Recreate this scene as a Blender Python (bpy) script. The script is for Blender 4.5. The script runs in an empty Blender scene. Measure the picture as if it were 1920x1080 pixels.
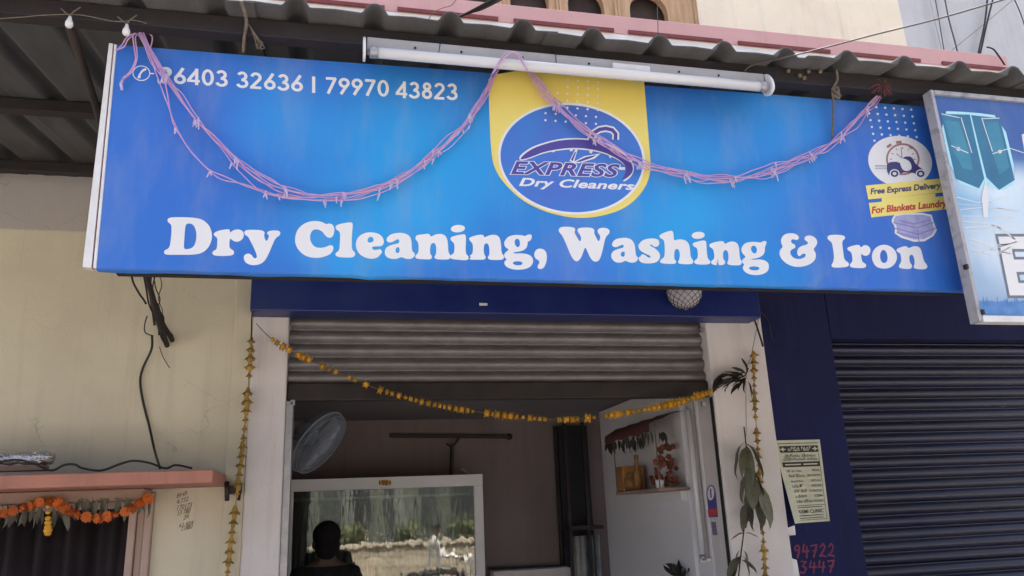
import bpy, math, random
from mathutils import Vector, Matrix, Euler
import numpy as np
random.seed(7)
R = math.radians
sc = bpy.context.scene
col = sc.collection

# ------------------------------------------------------------------ camera
ZC = 1.72
FPX, YAW, PITCH, ROLL = 1460.0, R(13.1), R(16.07), R(-2.4)
_f = Vector((math.sin(YAW)*math.cos(PITCH), math.cos(YAW)*math.cos(PITCH), math.sin(PITCH)))
_r0 = Vector((math.cos(YAW), -math.sin(YAW), 0)); _u0 = _r0.cross(_f)
_r = _r0*math.cos(ROLL)+_u0*math.sin(ROLL); _u = -_r0*math.sin(ROLL)+_u0*math.cos(ROLL)
cam = bpy.data.cameras.new('camera'); camo = bpy.data.objects.new('camera', cam); col.objects.link(camo)
cam.sensor_width = 36; cam.lens = FPX/1920*36; cam.clip_start = .05; cam.clip_end = 2000
camo.matrix_world = Matrix(((_r.x, _u.x, -_f.x, 0), (_r.y, _u.y, -_f.y, 0), (_r.z, _u.z, -_f.z, ZC), (0, 0, 0, 1)))
sc.camera = camo
# ------------------------------------------------------------------ sky, sun, exposure
w = bpy.data.worlds.new('World'); sc.world = w; w.use_nodes = True
nt = w.node_tree; nt.nodes.clear()
sky = nt.nodes.new('ShaderNodeTexSky'); sky.sky_type = 'NISHITA'; sky.sun_disc = False
SUN_EL, SUN_AZ = R(63), R(18)           # azimuth clockwise from +Y: behind the building, which shades its own front
sky.sun_elevation = SUN_EL; sky.sun_rotation = SUN_AZ; sky.air_density = .7; sky.dust_density = 7.0; sky.ozone_density = 0.2
bg = nt.nodes.new('ShaderNodeBackground'); bg.inputs[1].default_value = .15
ow = nt.nodes.new('ShaderNodeOutputWorld')
nt.links.new(sky.outputs[0], bg.inputs[0]); nt.links.new(bg.outputs[0], ow.inputs[0])
sl = bpy.data.lights.new('sun', 'SUN'); sl.energy = 3.6; sl.angle = R(1.5); sl.color = (1, .965, .91)
so = bpy.data.objects.new('sun', sl); col.objects.link(so)
_sd = Vector((math.sin(SUN_AZ)*math.cos(SUN_EL), math.cos(SUN_AZ)*math.cos(SUN_EL), math.sin(SUN_EL)))
so.rotation_euler = (-_sd).to_track_quat('-Z', 'Y').to_euler(); so.location = (0, -5, 12)
sc.view_settings.view_transform = 'Standard'; sc.view_settings.look = 'None'
sc.view_settings.exposure = 1.9; sc.view_settings.gamma = 1; sc.view_settings.use_curve_mapping = False
sc.render.engine = 'CYCLES'; sc.cycles.use_denoising = True; sc.cycles.max_bounces = 8
sc.cycles.diffuse_bounces = 5; sc.cycles.sample_clamp_indirect = 6

# ------------------------------------------------------------------ helpers
def ray(px, py): return _f*FPX+_r*(px-960)-_u*(py-540)
def at(px, py, Y):
    d = ray(px, py); return Vector((0, 0, ZC))+d*(Y/d.y)
def atX(px, py, X):
    d = ray(px, py); return Vector((0, 0, ZC))+d*(X/d.x)

class MB:
    def __init__(s): s.v = []; s.f = []
    def add(s, vs, fs):
        n = len(s.v); s.v += [tuple(p) for p in vs]; s.f += [tuple(i+n for i in q) for q in fs]; return s
    def box(s, x0, x1, y0, y1, z0, z1):
        return s.add([(x0,y0,z0),(x1,y0,z0),(x1,y1,z0),(x0,y1,z0),(x0,y0,z1),(x1,y0,z1),(x1,y1,z1),(x0,y1,z1)],
                     [(0,3,2,1),(4,5,6,7),(0,1,5,4),(1,2,6,5),(2,3,7,6),(3,0,4,7)])
    def bar(s, a, b, wdt, hgt, up=(0,0,1)):
        a = Vector(a); b = Vector(b); d = (b-a).normalized(); up = Vector(up)
        x = d.cross(up).normalized()*wdt/2; z = x.cross(d).normalized()*hgt/2
        vs = [a-x-z, a+x-z, a+x+z, a-x+z, b-x-z, b+x-z, b+x+z, b-x+z]
        return s.add(vs, [(0,1,2,3),(7,6,5,4),(1,0,4,5),(2,1,5,6),(3,2,6,7),(0,3,7,4)])
    def tube(s, pts, r, n=6, cap=True):
        pts = [Vector(p) for p in pts]; m = len(pts); rs = r if isinstance(r, (list, tuple)) else [r]*m
        base = len(s.v); ref = Vector((.13, .27, .95))
        for i, p in enumerate(pts):
            d = (pts[min(i+1, m-1)]-pts[max(i-1, 0)]).normalized()
            x = d.cross(ref)
            if x.length < .05: x = d.cross(Vector((1, 0, 0)))
            x.normalize(); y = d.cross(x)
            for k in range(n):
                a = 2*math.pi*k/n; s.v.append(tuple(p+x*rs[i]*math.cos(a)+y*rs[i]*math.sin(a)))
        for i in range(m-1):
            for k in range(n):
                k2 = (k+1) % n; s.f.append((base+i*n+k, base+i*n+k2, base+(i+1)*n+k2, base+(i+1)*n+k))
        if cap:
            s.f.append(tuple(base+k for k in range(n))[::-1]); s.f.append(tuple(base+(m-1)*n+k for k in range(n)))
        return s
    def ell(s, c, rad, seg=12, rings=8, rot=None):
        c = Vector(c); vs = []; fs = []
        M = rot or Matrix.Identity(3)
        for i in range(rings+1):
            t = math.pi*i/rings
            for k in range(seg):
                a = 2*math.pi*k/seg
                vs.append(c+M @ Vector((rad[0]*math.sin(t)*math.cos(a), rad[1]*math.sin(t)*math.sin(a), rad[2]*math.cos(t))))
        for i in range(rings):
            for k in range(seg):
                k2 = (k+1) % seg; fs.append((i*seg+k, (i+1)*seg+k, (i+1)*seg+k2, i*seg+k2))
        return s.add(vs, fs)
    def slab(s, poly, n):             # a flat polygon given thickness along vector n
        poly = [Vector(p) for p in poly]; n = Vector(n); k = len(poly)
        return s.add(poly+[p+n for p in poly], [tuple(range(k)), tuple(range(2*k-1, k-1, -1))]+[(i, k+i, k+(i+1) % k, (i+1) % k) for i in range(k)])
    def build(s, name, mat, parent=None, smooth=False, bevel=0, mats=None, fix=True):
        me = bpy.data.meshes.new(name)
        off = parent_loc(parent)
        me.from_pydata([(p[0]-off.x, p[1]-off.y, p[2]-off.z) for p in s.v], [], s.f); me.update()
        if fix:
            import bmesh
            bm = bmesh.new(); bm.from_mesh(me); bmesh.ops.remove_doubles(bm, verts=bm.verts, dist=1e-6)
            bmesh.ops.recalc_face_normals(bm, faces=bm.faces); bm.to_mesh(me); bm.free()
        if mat: me.materials.append(mat)
        for m in (mats or []): me.materials.append(m)
        if smooth:
            for p in me.polygons: p.use_smooth = True
        o = bpy.data.objects.new(name, me); col.objects.link(o); o.parent = parent
        if bevel:
            b = o.modifiers.new('bevel', 'BEVEL'); b.width = bevel; b.segments = 2; b.limit_method = 'ANGLE'
        return o
def parent_loc(o):
    v = Vector((0, 0, 0))
    while o: v += o.location; o = o.parent
    return v
def tag(o, label=None, cat=None, group=None, kind=None):
    if label: o['label'] = label
    if cat: o['category'] = cat
    if group: o['group'] = group
    if kind: o['kind'] = kind
    return o
def empty(name, loc, label=None, cat=None, group=None):
    o = bpy.data.objects.new(name, None); col.objects.link(o); o.location = loc; o.empty_display_size = .1
    return tag(o, label, cat, group)
def inst(mesh_obj_data, name, parent, loc, rot=None, scale=(1, 1, 1)):
    o = bpy.data.objects.new(name, mesh_obj_data); col.objects.link(o); o.parent = parent
    o.location = Vector(loc)-parent_loc(parent)
    if rot is not None: o.rotation_mode = 'QUATERNION'; o.rotation_quaternion = rot
    o.scale = scale
    return o
def spline(pts, n=8):
    pts = [Vector(p) for p in pts]; out = []
    for i in range(len(pts)-1):
        p0 = pts[max(i-1, 0)]; p1 = pts[i]; p2 = pts[i+1]; p3 = pts[min(i+2, len(pts)-1)]
        for k in range(n):
            t = k/n
            out.append(.5*((2*p1)+(p2-p0)*t+(2*p0-5*p1+4*p2-p3)*t*t+(3*p1-p0-3*p2+p3)*t**3))
    out.append(pts[-1]); return out
def resample(pts, step):
    out = [pts[0]]; acc = 0
    for a, b in zip(pts, pts[1:]):
        l = (b-a).length
        while acc+l >= step and l > 1e-9:
            t = (step-acc)/l; a = a+(b-a)*t; l = (b-a).length; out.append(a.copy()); acc = 0
        acc += l
    return out

# ------------------------------------------------------------------ materials
def mat(name, c, rough=.6, metal=0, c2=None, scale=6, bump=0, bscale=80, stretch=(1, 1, 1), spec=.5, rnd=0, coat=0, sharp=(.35, .65), bdist=.004):
    m = bpy.data.materials.new(name); m.use_nodes = True; n = m.node_tree; b = n.nodes['Principled BSDF']
    b.inputs['Base Color'].default_value = (*c, 1); b.inputs['Roughness'].default_value = rough; b.inputs['Metallic'].default_value = metal
    b.inputs['Specular IOR Level'].default_value = spec; b.inputs['Coat Weight'].default_value = coat
    tc = n.nodes.new('ShaderNodeTexCoord'); mp = n.nodes.new('ShaderNodeMapping'); mp.inputs['Scale'].default_value = stretch
    n.links.new(tc.outputs['Object'], mp.inputs[0])
    vec = mp.outputs[0]
    if rnd:
        oi = n.nodes.new('ShaderNodeObjectInfo'); va = n.nodes.new('ShaderNodeVectorMath'); va.operation = 'ADD'
        mu = n.nodes.new('ShaderNodeMath'); mu.operation = 'MULTIPLY'; mu.inputs[1].default_value = 37.
        n.links.new(oi.outputs['Random'], mu.inputs[0]); n.links.new(mu.outputs[0], va.inputs[1]); n.links.new(vec, va.inputs[0]); vec = va.outputs[0]
    last = None
    if c2:
        nz = n.nodes.new('ShaderNodeTexNoise'); nz.inputs['Scale'].default_value = scale; nz.inputs['Detail'].default_value = 7; nz.inputs['Roughness'].default_value = .62
        n.links.new(vec, nz.inputs['Vector'])
        mr = n.nodes.new('ShaderNodeMapRange'); mr.inputs[1].default_value = sharp[0]; mr.inputs[2].default_value = sharp[1]
        n.links.new(nz.outputs[0], mr.inputs[0])
        mx = n.nodes.new('ShaderNodeMix'); mx.data_type = 'RGBA'; mx.inputs[6].default_value = (*c, 1); mx.inputs[7].default_value = (*c2, 1)
        n.links.new(mr.outputs[0], mx.inputs[0]); last = mx.outputs[2]
        rr = n.nodes.new('ShaderNodeMapRange'); rr.inputs[3].default_value = max(0, rough-.1); rr.inputs[4].default_value = min(1, rough+.12)
        n.links.new(nz.outputs[0], rr.inputs[0]); n.links.new(rr.outputs[0], b.inputs['Roughness'])
        if rnd:
            hs = n.nodes.new('ShaderNodeHueSaturation'); r2 = n.nodes.new('ShaderNodeMapRange')
            r2.inputs[3].default_value = 1-rnd; r2.inputs[4].default_value = 1+rnd
            n.links.new(oi.outputs['Random'], r2.inputs[0]); n.links.new(r2.outputs[0], hs.inputs['Value']); n.links.new(last, hs.inputs['Color']); last = hs.outputs[0]
        n.links.new(last, b.inputs['Base Color'])
    if bump:
        nb = n.nodes.new('ShaderNodeTexNoise'); nb.inputs['Scale'].default_value = bscale; nb.inputs['Detail'].default_value = 6
        n.links.new(vec, nb.inputs['Vector']); bp = n.nodes.new('ShaderNodeBump'); bp.inputs['Strength'].default_value = bump; bp.inputs['Distance'].default_value = bdist
        n.links.new(nb.outputs[0], bp.inputs['Height']); n.links.new(bp.outputs[0], b.inputs['Normal'])
    return m
def scuff(m, c, scale, stretch, lo, hi, amt):
    n = m.node_tree; b = n.nodes['Principled BSDF']; src = b.inputs['Base Color'].links[0].from_socket
    tc = n.nodes.new('ShaderNodeTexCoord'); oi = n.nodes.new('ShaderNodeObjectInfo'); mp = n.nodes.new('ShaderNodeMapping'); mp.inputs['Scale'].default_value = stretch
    va = n.nodes.new('ShaderNodeVectorMath'); va.operation = 'ADD'; mu = n.nodes.new('ShaderNodeMath'); mu.operation = 'MULTIPLY'; mu.inputs[1].default_value = 53.
    n.links.new(oi.outputs['Random'], mu.inputs[0]); n.links.new(tc.outputs['Object'], mp.inputs[0]); n.links.new(mp.outputs[0], va.inputs[0]); n.links.new(mu.outputs[0], va.inputs[1])
    z = n.nodes.new('ShaderNodeTexNoise'); z.inputs['Scale'].default_value = scale; z.inputs['Detail'].default_value = 8; z.inputs['Roughness'].default_value = .7; n.links.new(va.outputs[0], z.inputs['Vector'])
    r = n.nodes.new('ShaderNodeMapRange'); r.inputs[1].default_value = lo; r.inputs[2].default_value = hi; r.inputs[4].default_value = amt; n.links.new(z.outputs[0], r.inputs[0])
    x = n.nodes.new('ShaderNodeMix'); x.data_type = 'RGBA'; x.inputs[7].default_value = (*c, 1); n.links.new(src, x.inputs[6]); n.links.new(r.outputs[0], x.inputs[0]); n.links.new(x.outputs[2], b.inputs['Base Color'])
def nodes(m): return m.node_tree, m.node_tree.nodes['Principled BSDF']
def plaster(name, c, dirt, crack=0, streak=.5, zline=None, c_above=None, bump=.35, grime=.5):
    m = bpy.data.materials.new(name); m.use_nodes = True; n = m.node_tree; b = n.nodes['Principled BSDF']
    L = n.links.new; N = n.nodes.new
    tc = N('ShaderNodeTexCoord'); co = tc.outputs['Object']
    def noise(scale, stretch=None, det=6, rough=.6):
        v = co
        if stretch:
            mp = N('ShaderNodeMapping'); mp.inputs['Scale'].default_value = stretch; L(co, mp.inputs[0]); v = mp.outputs[0]
        z = N('ShaderNodeTexNoise'); z.inputs['Scale'].default_value = scale; z.inputs['Detail'].default_value = det; z.inputs['Roughness'].default_value = rough
        L(v, z.inputs['Vector']); return z.outputs[0]
    def rng(s, a, bb, lo=0, hi=1):
        r = N('ShaderNodeMapRange'); r.inputs[1].default_value = a; r.inputs[2].default_value = bb; r.inputs[3].default_value = lo; r.inputs[4].default_value = hi; L(s, r.inputs[0]); return r.outputs[0]
    def mix(f, a, bb):
        x = N('ShaderNodeMix'); x.data_type = 'RGBA'
        for i, q in ((6, a), (7, bb)):
            if isinstance(q, tuple): x.inputs[i].default_value = (*q, 1)
            else: L(q, x.inputs[i])
        if isinstance(f, float): x.inputs[0].default_value = f
        else: L(f, x.inputs[0])
        return x.outputs[2]
    base = c
    if zline is not None:
        sp = N('ShaderNodeSeparateXYZ'); L(co, sp.inputs[0])
        ad = N('ShaderNodeMath'); ad.operation = 'MULTIPLY_ADD'; ad.inputs[1].default_value = .03; L(noise(9), ad.inputs[0]); L(sp.outputs[2], ad.inputs[2])
        base = mix(rng(ad.outputs[0], zline, zline+.012), c, c_above)
    o = mix(rng(noise(1.3), .42, .72, 0, grime), base, dirt)
    o = mix(rng(noise(3.5, (3, 3, .25)), .52, .8, 0, streak), o, dirt)
    o = mix(rng(noise(38, None, 4, .7), .66, .76, 0, .5), o, tuple(x*.45 for x in dirt))
    h = noise(90, None, 8)
    if crack:
        vo = N('ShaderNodeTexVoronoi'); vo.feature = 'DISTANCE_TO_EDGE'; vo.inputs['Scale'].default_value = 1.5
        wv = N('ShaderNodeMapping'); wv.inputs['Scale'].default_value = (.55, 1, 1.3)
        nzc = N('ShaderNodeTexNoise'); nzc.inputs['Scale'].default_value = 5; nzc.inputs['Detail'].default_value = 8; L(co, nzc.inputs['Vector'])
        va = N('ShaderNodeVectorMath'); va.operation = 'MULTIPLY_ADD'; va.inputs[1].default_value = (.35,)*3; L(nzc.outputs[1], va.inputs[0]); L(co, va.inputs[2])
        L(va.outputs[0], wv.inputs[0]); L(wv.outputs[0], vo.inputs['Vector'])
        cm = N('ShaderNodeMath'); cm.operation = 'MULTIPLY'; L(rng(vo.outputs[0], 0, .006, 1, 0), cm.inputs[0]); L(rng(noise(1.7), .5, .58), cm.inputs[1])
        c2 = N('ShaderNodeMath'); c2.operation = 'MULTIPLY'; c2.inputs[1].default_value = crack; L(cm.outputs[0], c2.inputs[0])
        o = mix(c2.outputs[0], o, tuple(x*.3 for x in dirt))
    L(o, b.inputs['Base Color']); b.inputs['Roughness'].default_value = .85; b.inputs['Specular IOR Level'].default_value = .25
    ad2 = N('ShaderNodeMath'); ad2.operation = 'MULTIPLY_ADD'; ad2.inputs[1].default_value = 4.; L(noise(2.2, None, 3), ad2.inputs[0]); L(h, ad2.inputs[2])
    bp = N('ShaderNodeBump'); bp.inputs['Strength'].default_value = bump; bp.inputs['Distance'].default_value = .006; L(ad2.outputs[0], bp.inputs['Height']); L(bp.outputs[0], b.inputs['Normal'])
    return m
M = {}
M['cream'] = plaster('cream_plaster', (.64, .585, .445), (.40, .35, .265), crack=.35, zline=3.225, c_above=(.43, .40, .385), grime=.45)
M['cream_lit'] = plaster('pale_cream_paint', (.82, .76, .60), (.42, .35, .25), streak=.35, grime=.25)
M['whitewash'] = plaster('whitewashed_plaster', (.70, .655, .64), (.36, .32, .30), streak=.35, grime=.3)
M['navy_wall'] = plaster('navy_painted_plaster', (.012, .015, .075), (.008, .008, .026), streak=.5, grime=.5)
M['navy_paint'] = mat('navy_gloss_paint', (.008, .014, .13), .38, c2=(.012, .03, .15), scale=3, bump=.15, bscale=30)
M['navy_slat'] = mat('navy_shutter_paint', (.005, .006, .034), .40, c2=(.013, .013, .026), scale=7, stretch=(.35, 1, 3), rnd=.3, bump=.25, bscale=40, sharp=(.4, .7))
M['steel_slat'] = mat('dusty_galvanised_steel', (.25, .235, .24), .46, metal=.45, c2=(.18, .165, .165), scale=9, stretch=(.8, 1, 1.2), rnd=.1)
M['dark_steel'] = mat('dark_greasy_steel', (.022, .018, .018), .5, metal=.3, c2=(.04, .03, .028), scale=9)
M['roof'] = mat('dark_cement_sheet', (.058, .057, .060), .8, c2=(.085, .083, .085), scale=7, stretch=(2, .4, 1), bump=.3, bscale=120, rnd=.12)
M['purlin'] = mat('rusty_brown_steel', (.014, .011, .013), .7, c2=(.024, .016, .016), scale=12, bump=.3)
M['wood_pole'] = mat('weathered_pole', (.020, .014, .013), .8, c2=(.034, .023, .02), scale=20, stretch=(1, 1, .2), bump=.5)
M['pink'] = plaster('pink_paint', (.68, .40, .385), (.52, .31, .30), streak=.4, grime=.35, bump=.15)
M['salmon'] = plaster('salmon_paint', (.50, .225, .165), (.27, .14, .11), streak=.8, grime=.75, bump=.15)
M['brownplaster'] = plaster('brown_soffit_plaster', (.36, .25, .20), (.20, .13, .11), grime=.5)
M['doorpaint'] = plaster('faded_pink_door_paint', (.46, .34, .28), (.28, .19, .17), streak=.6, grime=.5, bump=.15)
M['maroon'] = mat('maroon_paint', (.16, .030, .030), .6, c2=(.22, .05, .045), scale=14)
M['limewash'] = mat('fresh_limewash', (.87, .86, .84), .8, c2=(.82, .81, .79), scale=5)
M['white'] = mat('white_enamel', (.76, .76, .76), .35, c2=(.64, .62, .60), scale=9)
M['white_print'] = mat('white_vinyl_print', (.77, .77, .77), .42, c2=(.72, .72, .73), scale=2, bump=.05)
M['yellow_print'] = mat('yellow_vinyl_print', (.80, .66, .16), .42, c2=(.78, .62, .14), scale=3)
M['lemon_print'] = mat('lemon_label_print', (.82, .70, .19), .45)
M['purple_print'] = mat('violet_vinyl_print', (.075, .055, .30), .42)
M['navy_print'] = mat('navy_text_print', (.05, .045, .16), .45)
M['red_print'] = mat('red_text_print', (.50, .05, .045), .45)
M['lav_print'] = mat('lavender_print', (.42, .42, .66), .45, c2=(.30, .30, .55), scale=30)
M['rust_print'] = mat('dusky_red_print', (.35, .16, .17), .45)
M['ell_print'] = mat('logo_blue_print', (.03, .22, .62), .42, c2=(.07, .13, .52), scale=2.2)
M['black'] = mat('black_rubber', (.012, .011, .012), .6)
M['wire'] = mat('black_cable', (.02, .018, .018), .55)
M['grey_wire'] = mat('grey_cable', (.07, .065, .065), .6)
M['pinkwire'] = mat('mauve_fairy_wire', (.47, .29, .60), .45, c2=(.62, .37, .52), scale=18)
M['bulb'] = mat('frosted_bulb', (.72, .70, .70), .25)
M['fairy'] = mat('fairy_bulb_plastic', (.52, .44, .66), .3)
M['tube'] = mat('fluorescent_glass', (.64, .64, .65), .22, coat=.2)
M['batten'] = mat('dusty_white_batten', (.40, .39, .39), .5, c2=(.36, .34, .33), scale=14, bump=.1)
M['alu'] = mat('aluminium', (.42, .42, .44), .4, metal=.6, c2=(.34, .33, .34), scale=20)
M['foil'] = mat('crinkled_foil', (.62, .62, .64), .22, metal=1., bump=1., bscale=45, bdist=.02)
M['jute'] = mat('jute_rope', (.20, .155, .115), .9, c2=(.13, .10, .075), scale=90, bump=.6, bscale=300)
M['marigold'] = mat('marigold_petal', (.70, .45, .055), .7, c2=(.60, .30, .03), scale=60, rnd=.25)
M['orange'] = mat('orange_marigold', (.58, .14, .016), .7, c2=(.42, .085, .010), scale=50, rnd=.25)
M['gold'] = mat('dry_mustard_flower', (.44, .29, .06), .75, c2=(.28, .16, .04), scale=60, rnd=.3)
M['amber'] = mat('amber_bead', (.72, .40, .035), .5, c2=(.6, .28, .02), scale=40)
M['ochre'] = mat('ochre_tin', (.42, .20, .06), .5, c2=(.30, .13, .04), scale=20)
M['leaf'] = mat('mango_leaf', (.095, .10, .058), .55, c2=(.16, .15, .10), scale=25, rnd=.3)
M['dryleaf'] = mat('dried_leaf', (.030, .030, .022), .7, c2=(.05, .042, .03), scale=25, rnd=.3)
M['paleleaf'] = mat('withered_leaf', (.15, .145, .105), .7, c2=(.09, .085, .06), scale=25, rnd=.3)
M['paper'] = mat('aged_paper', (.60, .60, .47), .8, c2=(.50, .50, .38), scale=9)
M['ink'] = mat('black_ink', (.025, .028, .022), .7)
M['redchalk'] = mat('red_chalk', (.20, .035, .075), .85, c2=(.12, .03, .07), scale=60)
M['pencil'] = mat('pencil_mark', (.06, .05, .04), .85)
M['curtain'] = mat('dark_curtain', (.020, .014, .018), .85, c2=(.032, .022, .028), scale=5)
M['back'] = plaster('brown_room_paint', (.24, .195, .19), (.16, .125, .125), grime=.5, bump=.1)
M['ceil'] = mat('grey_room_ceiling', (.20, .18, .175), .9)
M['roomwhite'] = mat('white_laminate', (.84, .83, .85), .45, c2=(.79, .78, .79), scale=2)
M['floor'] = mat('cement_floor', (.50, .475, .435), .7, c2=(.42, .395, .355), scale=5)
M['street'] = mat('dusty_concrete_ground', (.30, .28, .25), .9, c2=(.37, .345, .305), scale=1.2, bump=.5, bscale=150)
M['road'] = mat('worn_dusty_asphalt', (.13, .125, .118), .9, c2=(.19, .18, .165), scale=2, bump=.5, bscale=150)
M['skin'] = mat('brown_skin', (.07, .038, .028), .7)
M['hair'] = mat('black_hair', (.010, .009, .009), .95, spec=.1)
M['darkcloth'] = mat('black_shirt', (.014, .014, .016), .95, spec=.15, c2=(.009, .009, .010), scale=14, bump=.8, bscale=9, bdist=.03)
M['trouser'] = mat('charcoal_trousers', (.02, .02, .024), .9)
M['fanblue'] = mat('pale_blue_plastic', (.24, .27, .33), .35)
M['redcloth'] = mat('maroon_cloth', (.16, .055, .045), .85, c2=(.10, .035, .03), scale=20)
M['brass'] = mat('worn_brass', (.34, .19, .07), .6, metal=.4, c2=(.30, .14, .05), scale=20)
M['redflower'] = mat('red_petals', (.26, .075, .045), .8, c2=(.15, .045, .03), scale=40, rnd=.3)
M['netwhite'] = mat('white_gourd', (.56, .52, .56), .6, c2=(.42, .38, .42), scale=14, bump=.2)
M['frame_grey'] = mat('chipped_grey_frame', (.42, .41, .42), .55, metal=.2, c2=(.24, .22, .22), scale=26, sharp=(.5, .7))
M['tan'] = mat('tan_timber', (.52, .36, .21), .65, c2=(.40, .26, .14), scale=7, stretch=(4, 4, .5), bump=.1)
M['dark_open'] = mat('opening_shade', (.06, .045, .042), .7, c2=(.045, .035, .035), scale=5)
M['grey_bldg'] = plaster('bluish_grey_plaster', (.46, .475, .50), (.32, .33, .35), streak=.5, grime=.4)
M['block'] = mat('beige_block', (.46, .40, .32), .85, c2=(.36, .30, .23), scale=6, rnd=.12, bump=.4)
M['mortar'] = mat('grey_mortar', (.20, .18, .16), .9)
M['green'] = mat('hedge_leaf', (.055, .07, .028), .6, c2=(.10, .105, .045), scale=3)
M['trunk'] = mat('tree_bark', (.10, .075, .055), .9, c2=(.07, .05, .04), scale=12, bump=.6)
for i, c in enumerate(((.22, .25, .26), (.32, .34, .31), (.12, .13, .14), (.36, .40, .30), (.34, .13, .12), (.18, .22, .27), (.46, .46, .44), (.26, .30, .22))):
    M['cloth%d' % i] = mat('garment_cloth_%s' % 'abcdefgh'[i], c, .9, c2=tuple(x*.65 for x in c), scale=9)
scuff(M['navy_slat'], (.20, .19, .19), 5, (1, 1, 9), .66, .70, .8); scuff(M['navy_slat'], (.035, .03, .03), 2, (1, 1, .6), .5, .75, .5)
scuff(M['navy_wall'], (.05, .045, .06), 3, (1, 1, .5), .55, .8, .5); scuff(M['navy_wall'], (.25, .25, .27), 22, (1, 1, 1), .70, .74, .5)
scuff(M['steel_slat'], (.07, .06, .055), 5, (1, 1, 2), .58, .74, .5); scuff(M['navy_paint'], (.05, .06, .13), 2.2, (.6, 1, 1.2), .5, .8, .4)
scuff(M['salmon'], (.52, .40, .34), 9, (1, 1, 1.5), .66, .70, .7); scuff(M['cream'], (.26, .22, .17), 2.4, (1, 1, .22), .58, .85, .5); scuff(M['cream'], (.70, .66, .55), 6, (1, 1, 1), .68, .71, .5)
scuff(M['whitewash'], (.24, .21, .19), 11, (1, 1, 1), .70, .73, .7)
# glass with the glare of the street on it
g = bpy.data.materials.new('cabinet_glass'); g.use_nodes = True; n = g.node_tree; n.nodes.clear()
ga = n.nodes.new('ShaderNodeBsdfGlossy'); ga.inputs['Roughness'].default_value = .02; ga.inputs['Color'].default_value = (.50, .51, .48, 1)
wn = n.nodes.new('ShaderNodeTexNoise'); wn.inputs['Scale'].default_value = 9; wn.inputs['Detail'].default_value = 2; wt_ = n.nodes.new('ShaderNodeTexCoord'); wm = n.nodes.new('ShaderNodeMapping'); wm.inputs['Scale'].default_value = (1.6, 1, .5)
wb = n.nodes.new('ShaderNodeBump'); wb.inputs['Strength'].default_value = .06; wb.inputs['Distance'].default_value = .012
n.links.new(wt_.outputs['Object'], wm.inputs[0]); n.links.new(wm.outputs[0], wn.inputs['Vector']); n.links.new(wn.outputs[0], wb.inputs['Height']); n.links.new(wb.outputs[0], ga.inputs['Normal'])
gb = n.nodes.new('ShaderNodeBsdfTransparent'); gb.inputs['Color'].default_value = (.9, .92, .9, 1)
gm = n.nodes.new('ShaderNodeMixShader'); gm.inputs[0].default_value = .27; go = n.nodes.new('ShaderNodeOutputMaterial')
n.links.new(gb.outputs[0], gm.inputs[1]); n.links.new(ga.outputs[0], gm.inputs[2]); n.links.new(gm.outputs[0], go.inputs[0]); M['glass'] = g

def blob_print(name, base, blobs, org):
    """printed artwork and painted shade: colour blobs (x, z, rx, rz, colour, amount) in sign-plane metres"""
    m = bpy.data.materials.new(name); m.use_nodes = True; n = m.node_tree; b = n.nodes['Principled BSDF']; L = n.links.new; N = n.nodes.new
    tc = N('ShaderNodeTexCoord'); co = tc.outputs['Object']
    nz = N('ShaderNodeTexNoise'); nz.inputs['Scale'].default_value = 2.3; nz.inputs['Detail'].default_value = 3; L(co, nz.inputs['Vector'])
    wp = N('ShaderNodeVectorMath'); wp.operation = 'MULTIPLY_ADD'; wp.inputs[1].default_value = (.34, 0, .34); L(nz.outputs[1], wp.inputs[0]); L(co, wp.inputs[2])
    cur = None
    for (x, z, rx, rz, c, amt) in blobs:
        mp = N('ShaderNodeMapping'); mp.inputs['Location'].default_value = (-(x-org.x+.17)/rx, 0, -(z-org.z+.17)/rz); mp.inputs['Scale'].default_value = (1/rx, 0, 1/rz)
        L(wp.outputs[0], mp.inputs[0]); ln = N('ShaderNodeVectorMath'); ln.operation = 'LENGTH'; L(mp.outputs[0], ln.inputs[0])
        r = N('ShaderNodeMapRange'); r.interpolation_type = 'SMOOTHSTEP'; r.inputs[1].default_value = 1; r.inputs[2].default_value = 0; r.inputs[3].default_value = 0; r.inputs[4].default_value = amt
        L(ln.outputs[1], r.inputs[0]); x_ = N('ShaderNodeMix'); x_.data_type = 'RGBA'; x_.inputs[7].default_value = (*c, 1)
        if cur is None: x_.inputs[6].default_value = (*base, 1)
        else: L(cur, x_.inputs[6])
        L(r.outputs[0], x_.inputs[0]); cur = x_.outputs[2]
    dz = N('ShaderNodeTexNoise'); dz.inputs['Scale'].default_value = 5; dz.inputs['Detail'].default_value = 8; dz.inputs['Roughness'].default_value = .65
    dm = N('ShaderNodeMapping'); dm.inputs['Scale'].default_value = (1.6, 1, .45); L(co, dm.inputs[0]); L(dm.outputs[0], dz.inputs['Vector'])
    dr = N('ShaderNodeMapRange'); dr.inputs[1].default_value = .48; dr.inputs[2].default_value = .82; dr.inputs[4].default_value = .34; L(dz.outputs[0], dr.inputs[0])
    dx_ = N('ShaderNodeMix'); dx_.data_type = 'RGBA'; dx_.inputs[7].default_value = (.30, .34, .46, 1); L(cur, dx_.inputs[6]); L(dr.outputs[0], dx_.inputs[0]); cur = dx_.outputs[2]
    L(cur, b.inputs['Base Color']); b.inputs['Roughness'].default_value = .45; b.inputs['Specular IOR Level'].default_value = .4
    nb = N('ShaderNodeTexNoise'); nb.inputs['Scale'].default_value = 3.5; nb.inputs['Detail'].default_value = 2; L(co, nb.inputs['Vector'])
    bp = N('ShaderNodeBump'); bp.inputs['Strength'].default_value = .25; bp.inputs['Distance'].default_value = .02; L(nb.outputs[0], bp.inputs['Height']); L(bp.outputs[0], b.inputs['Normal'])
    return m

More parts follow.
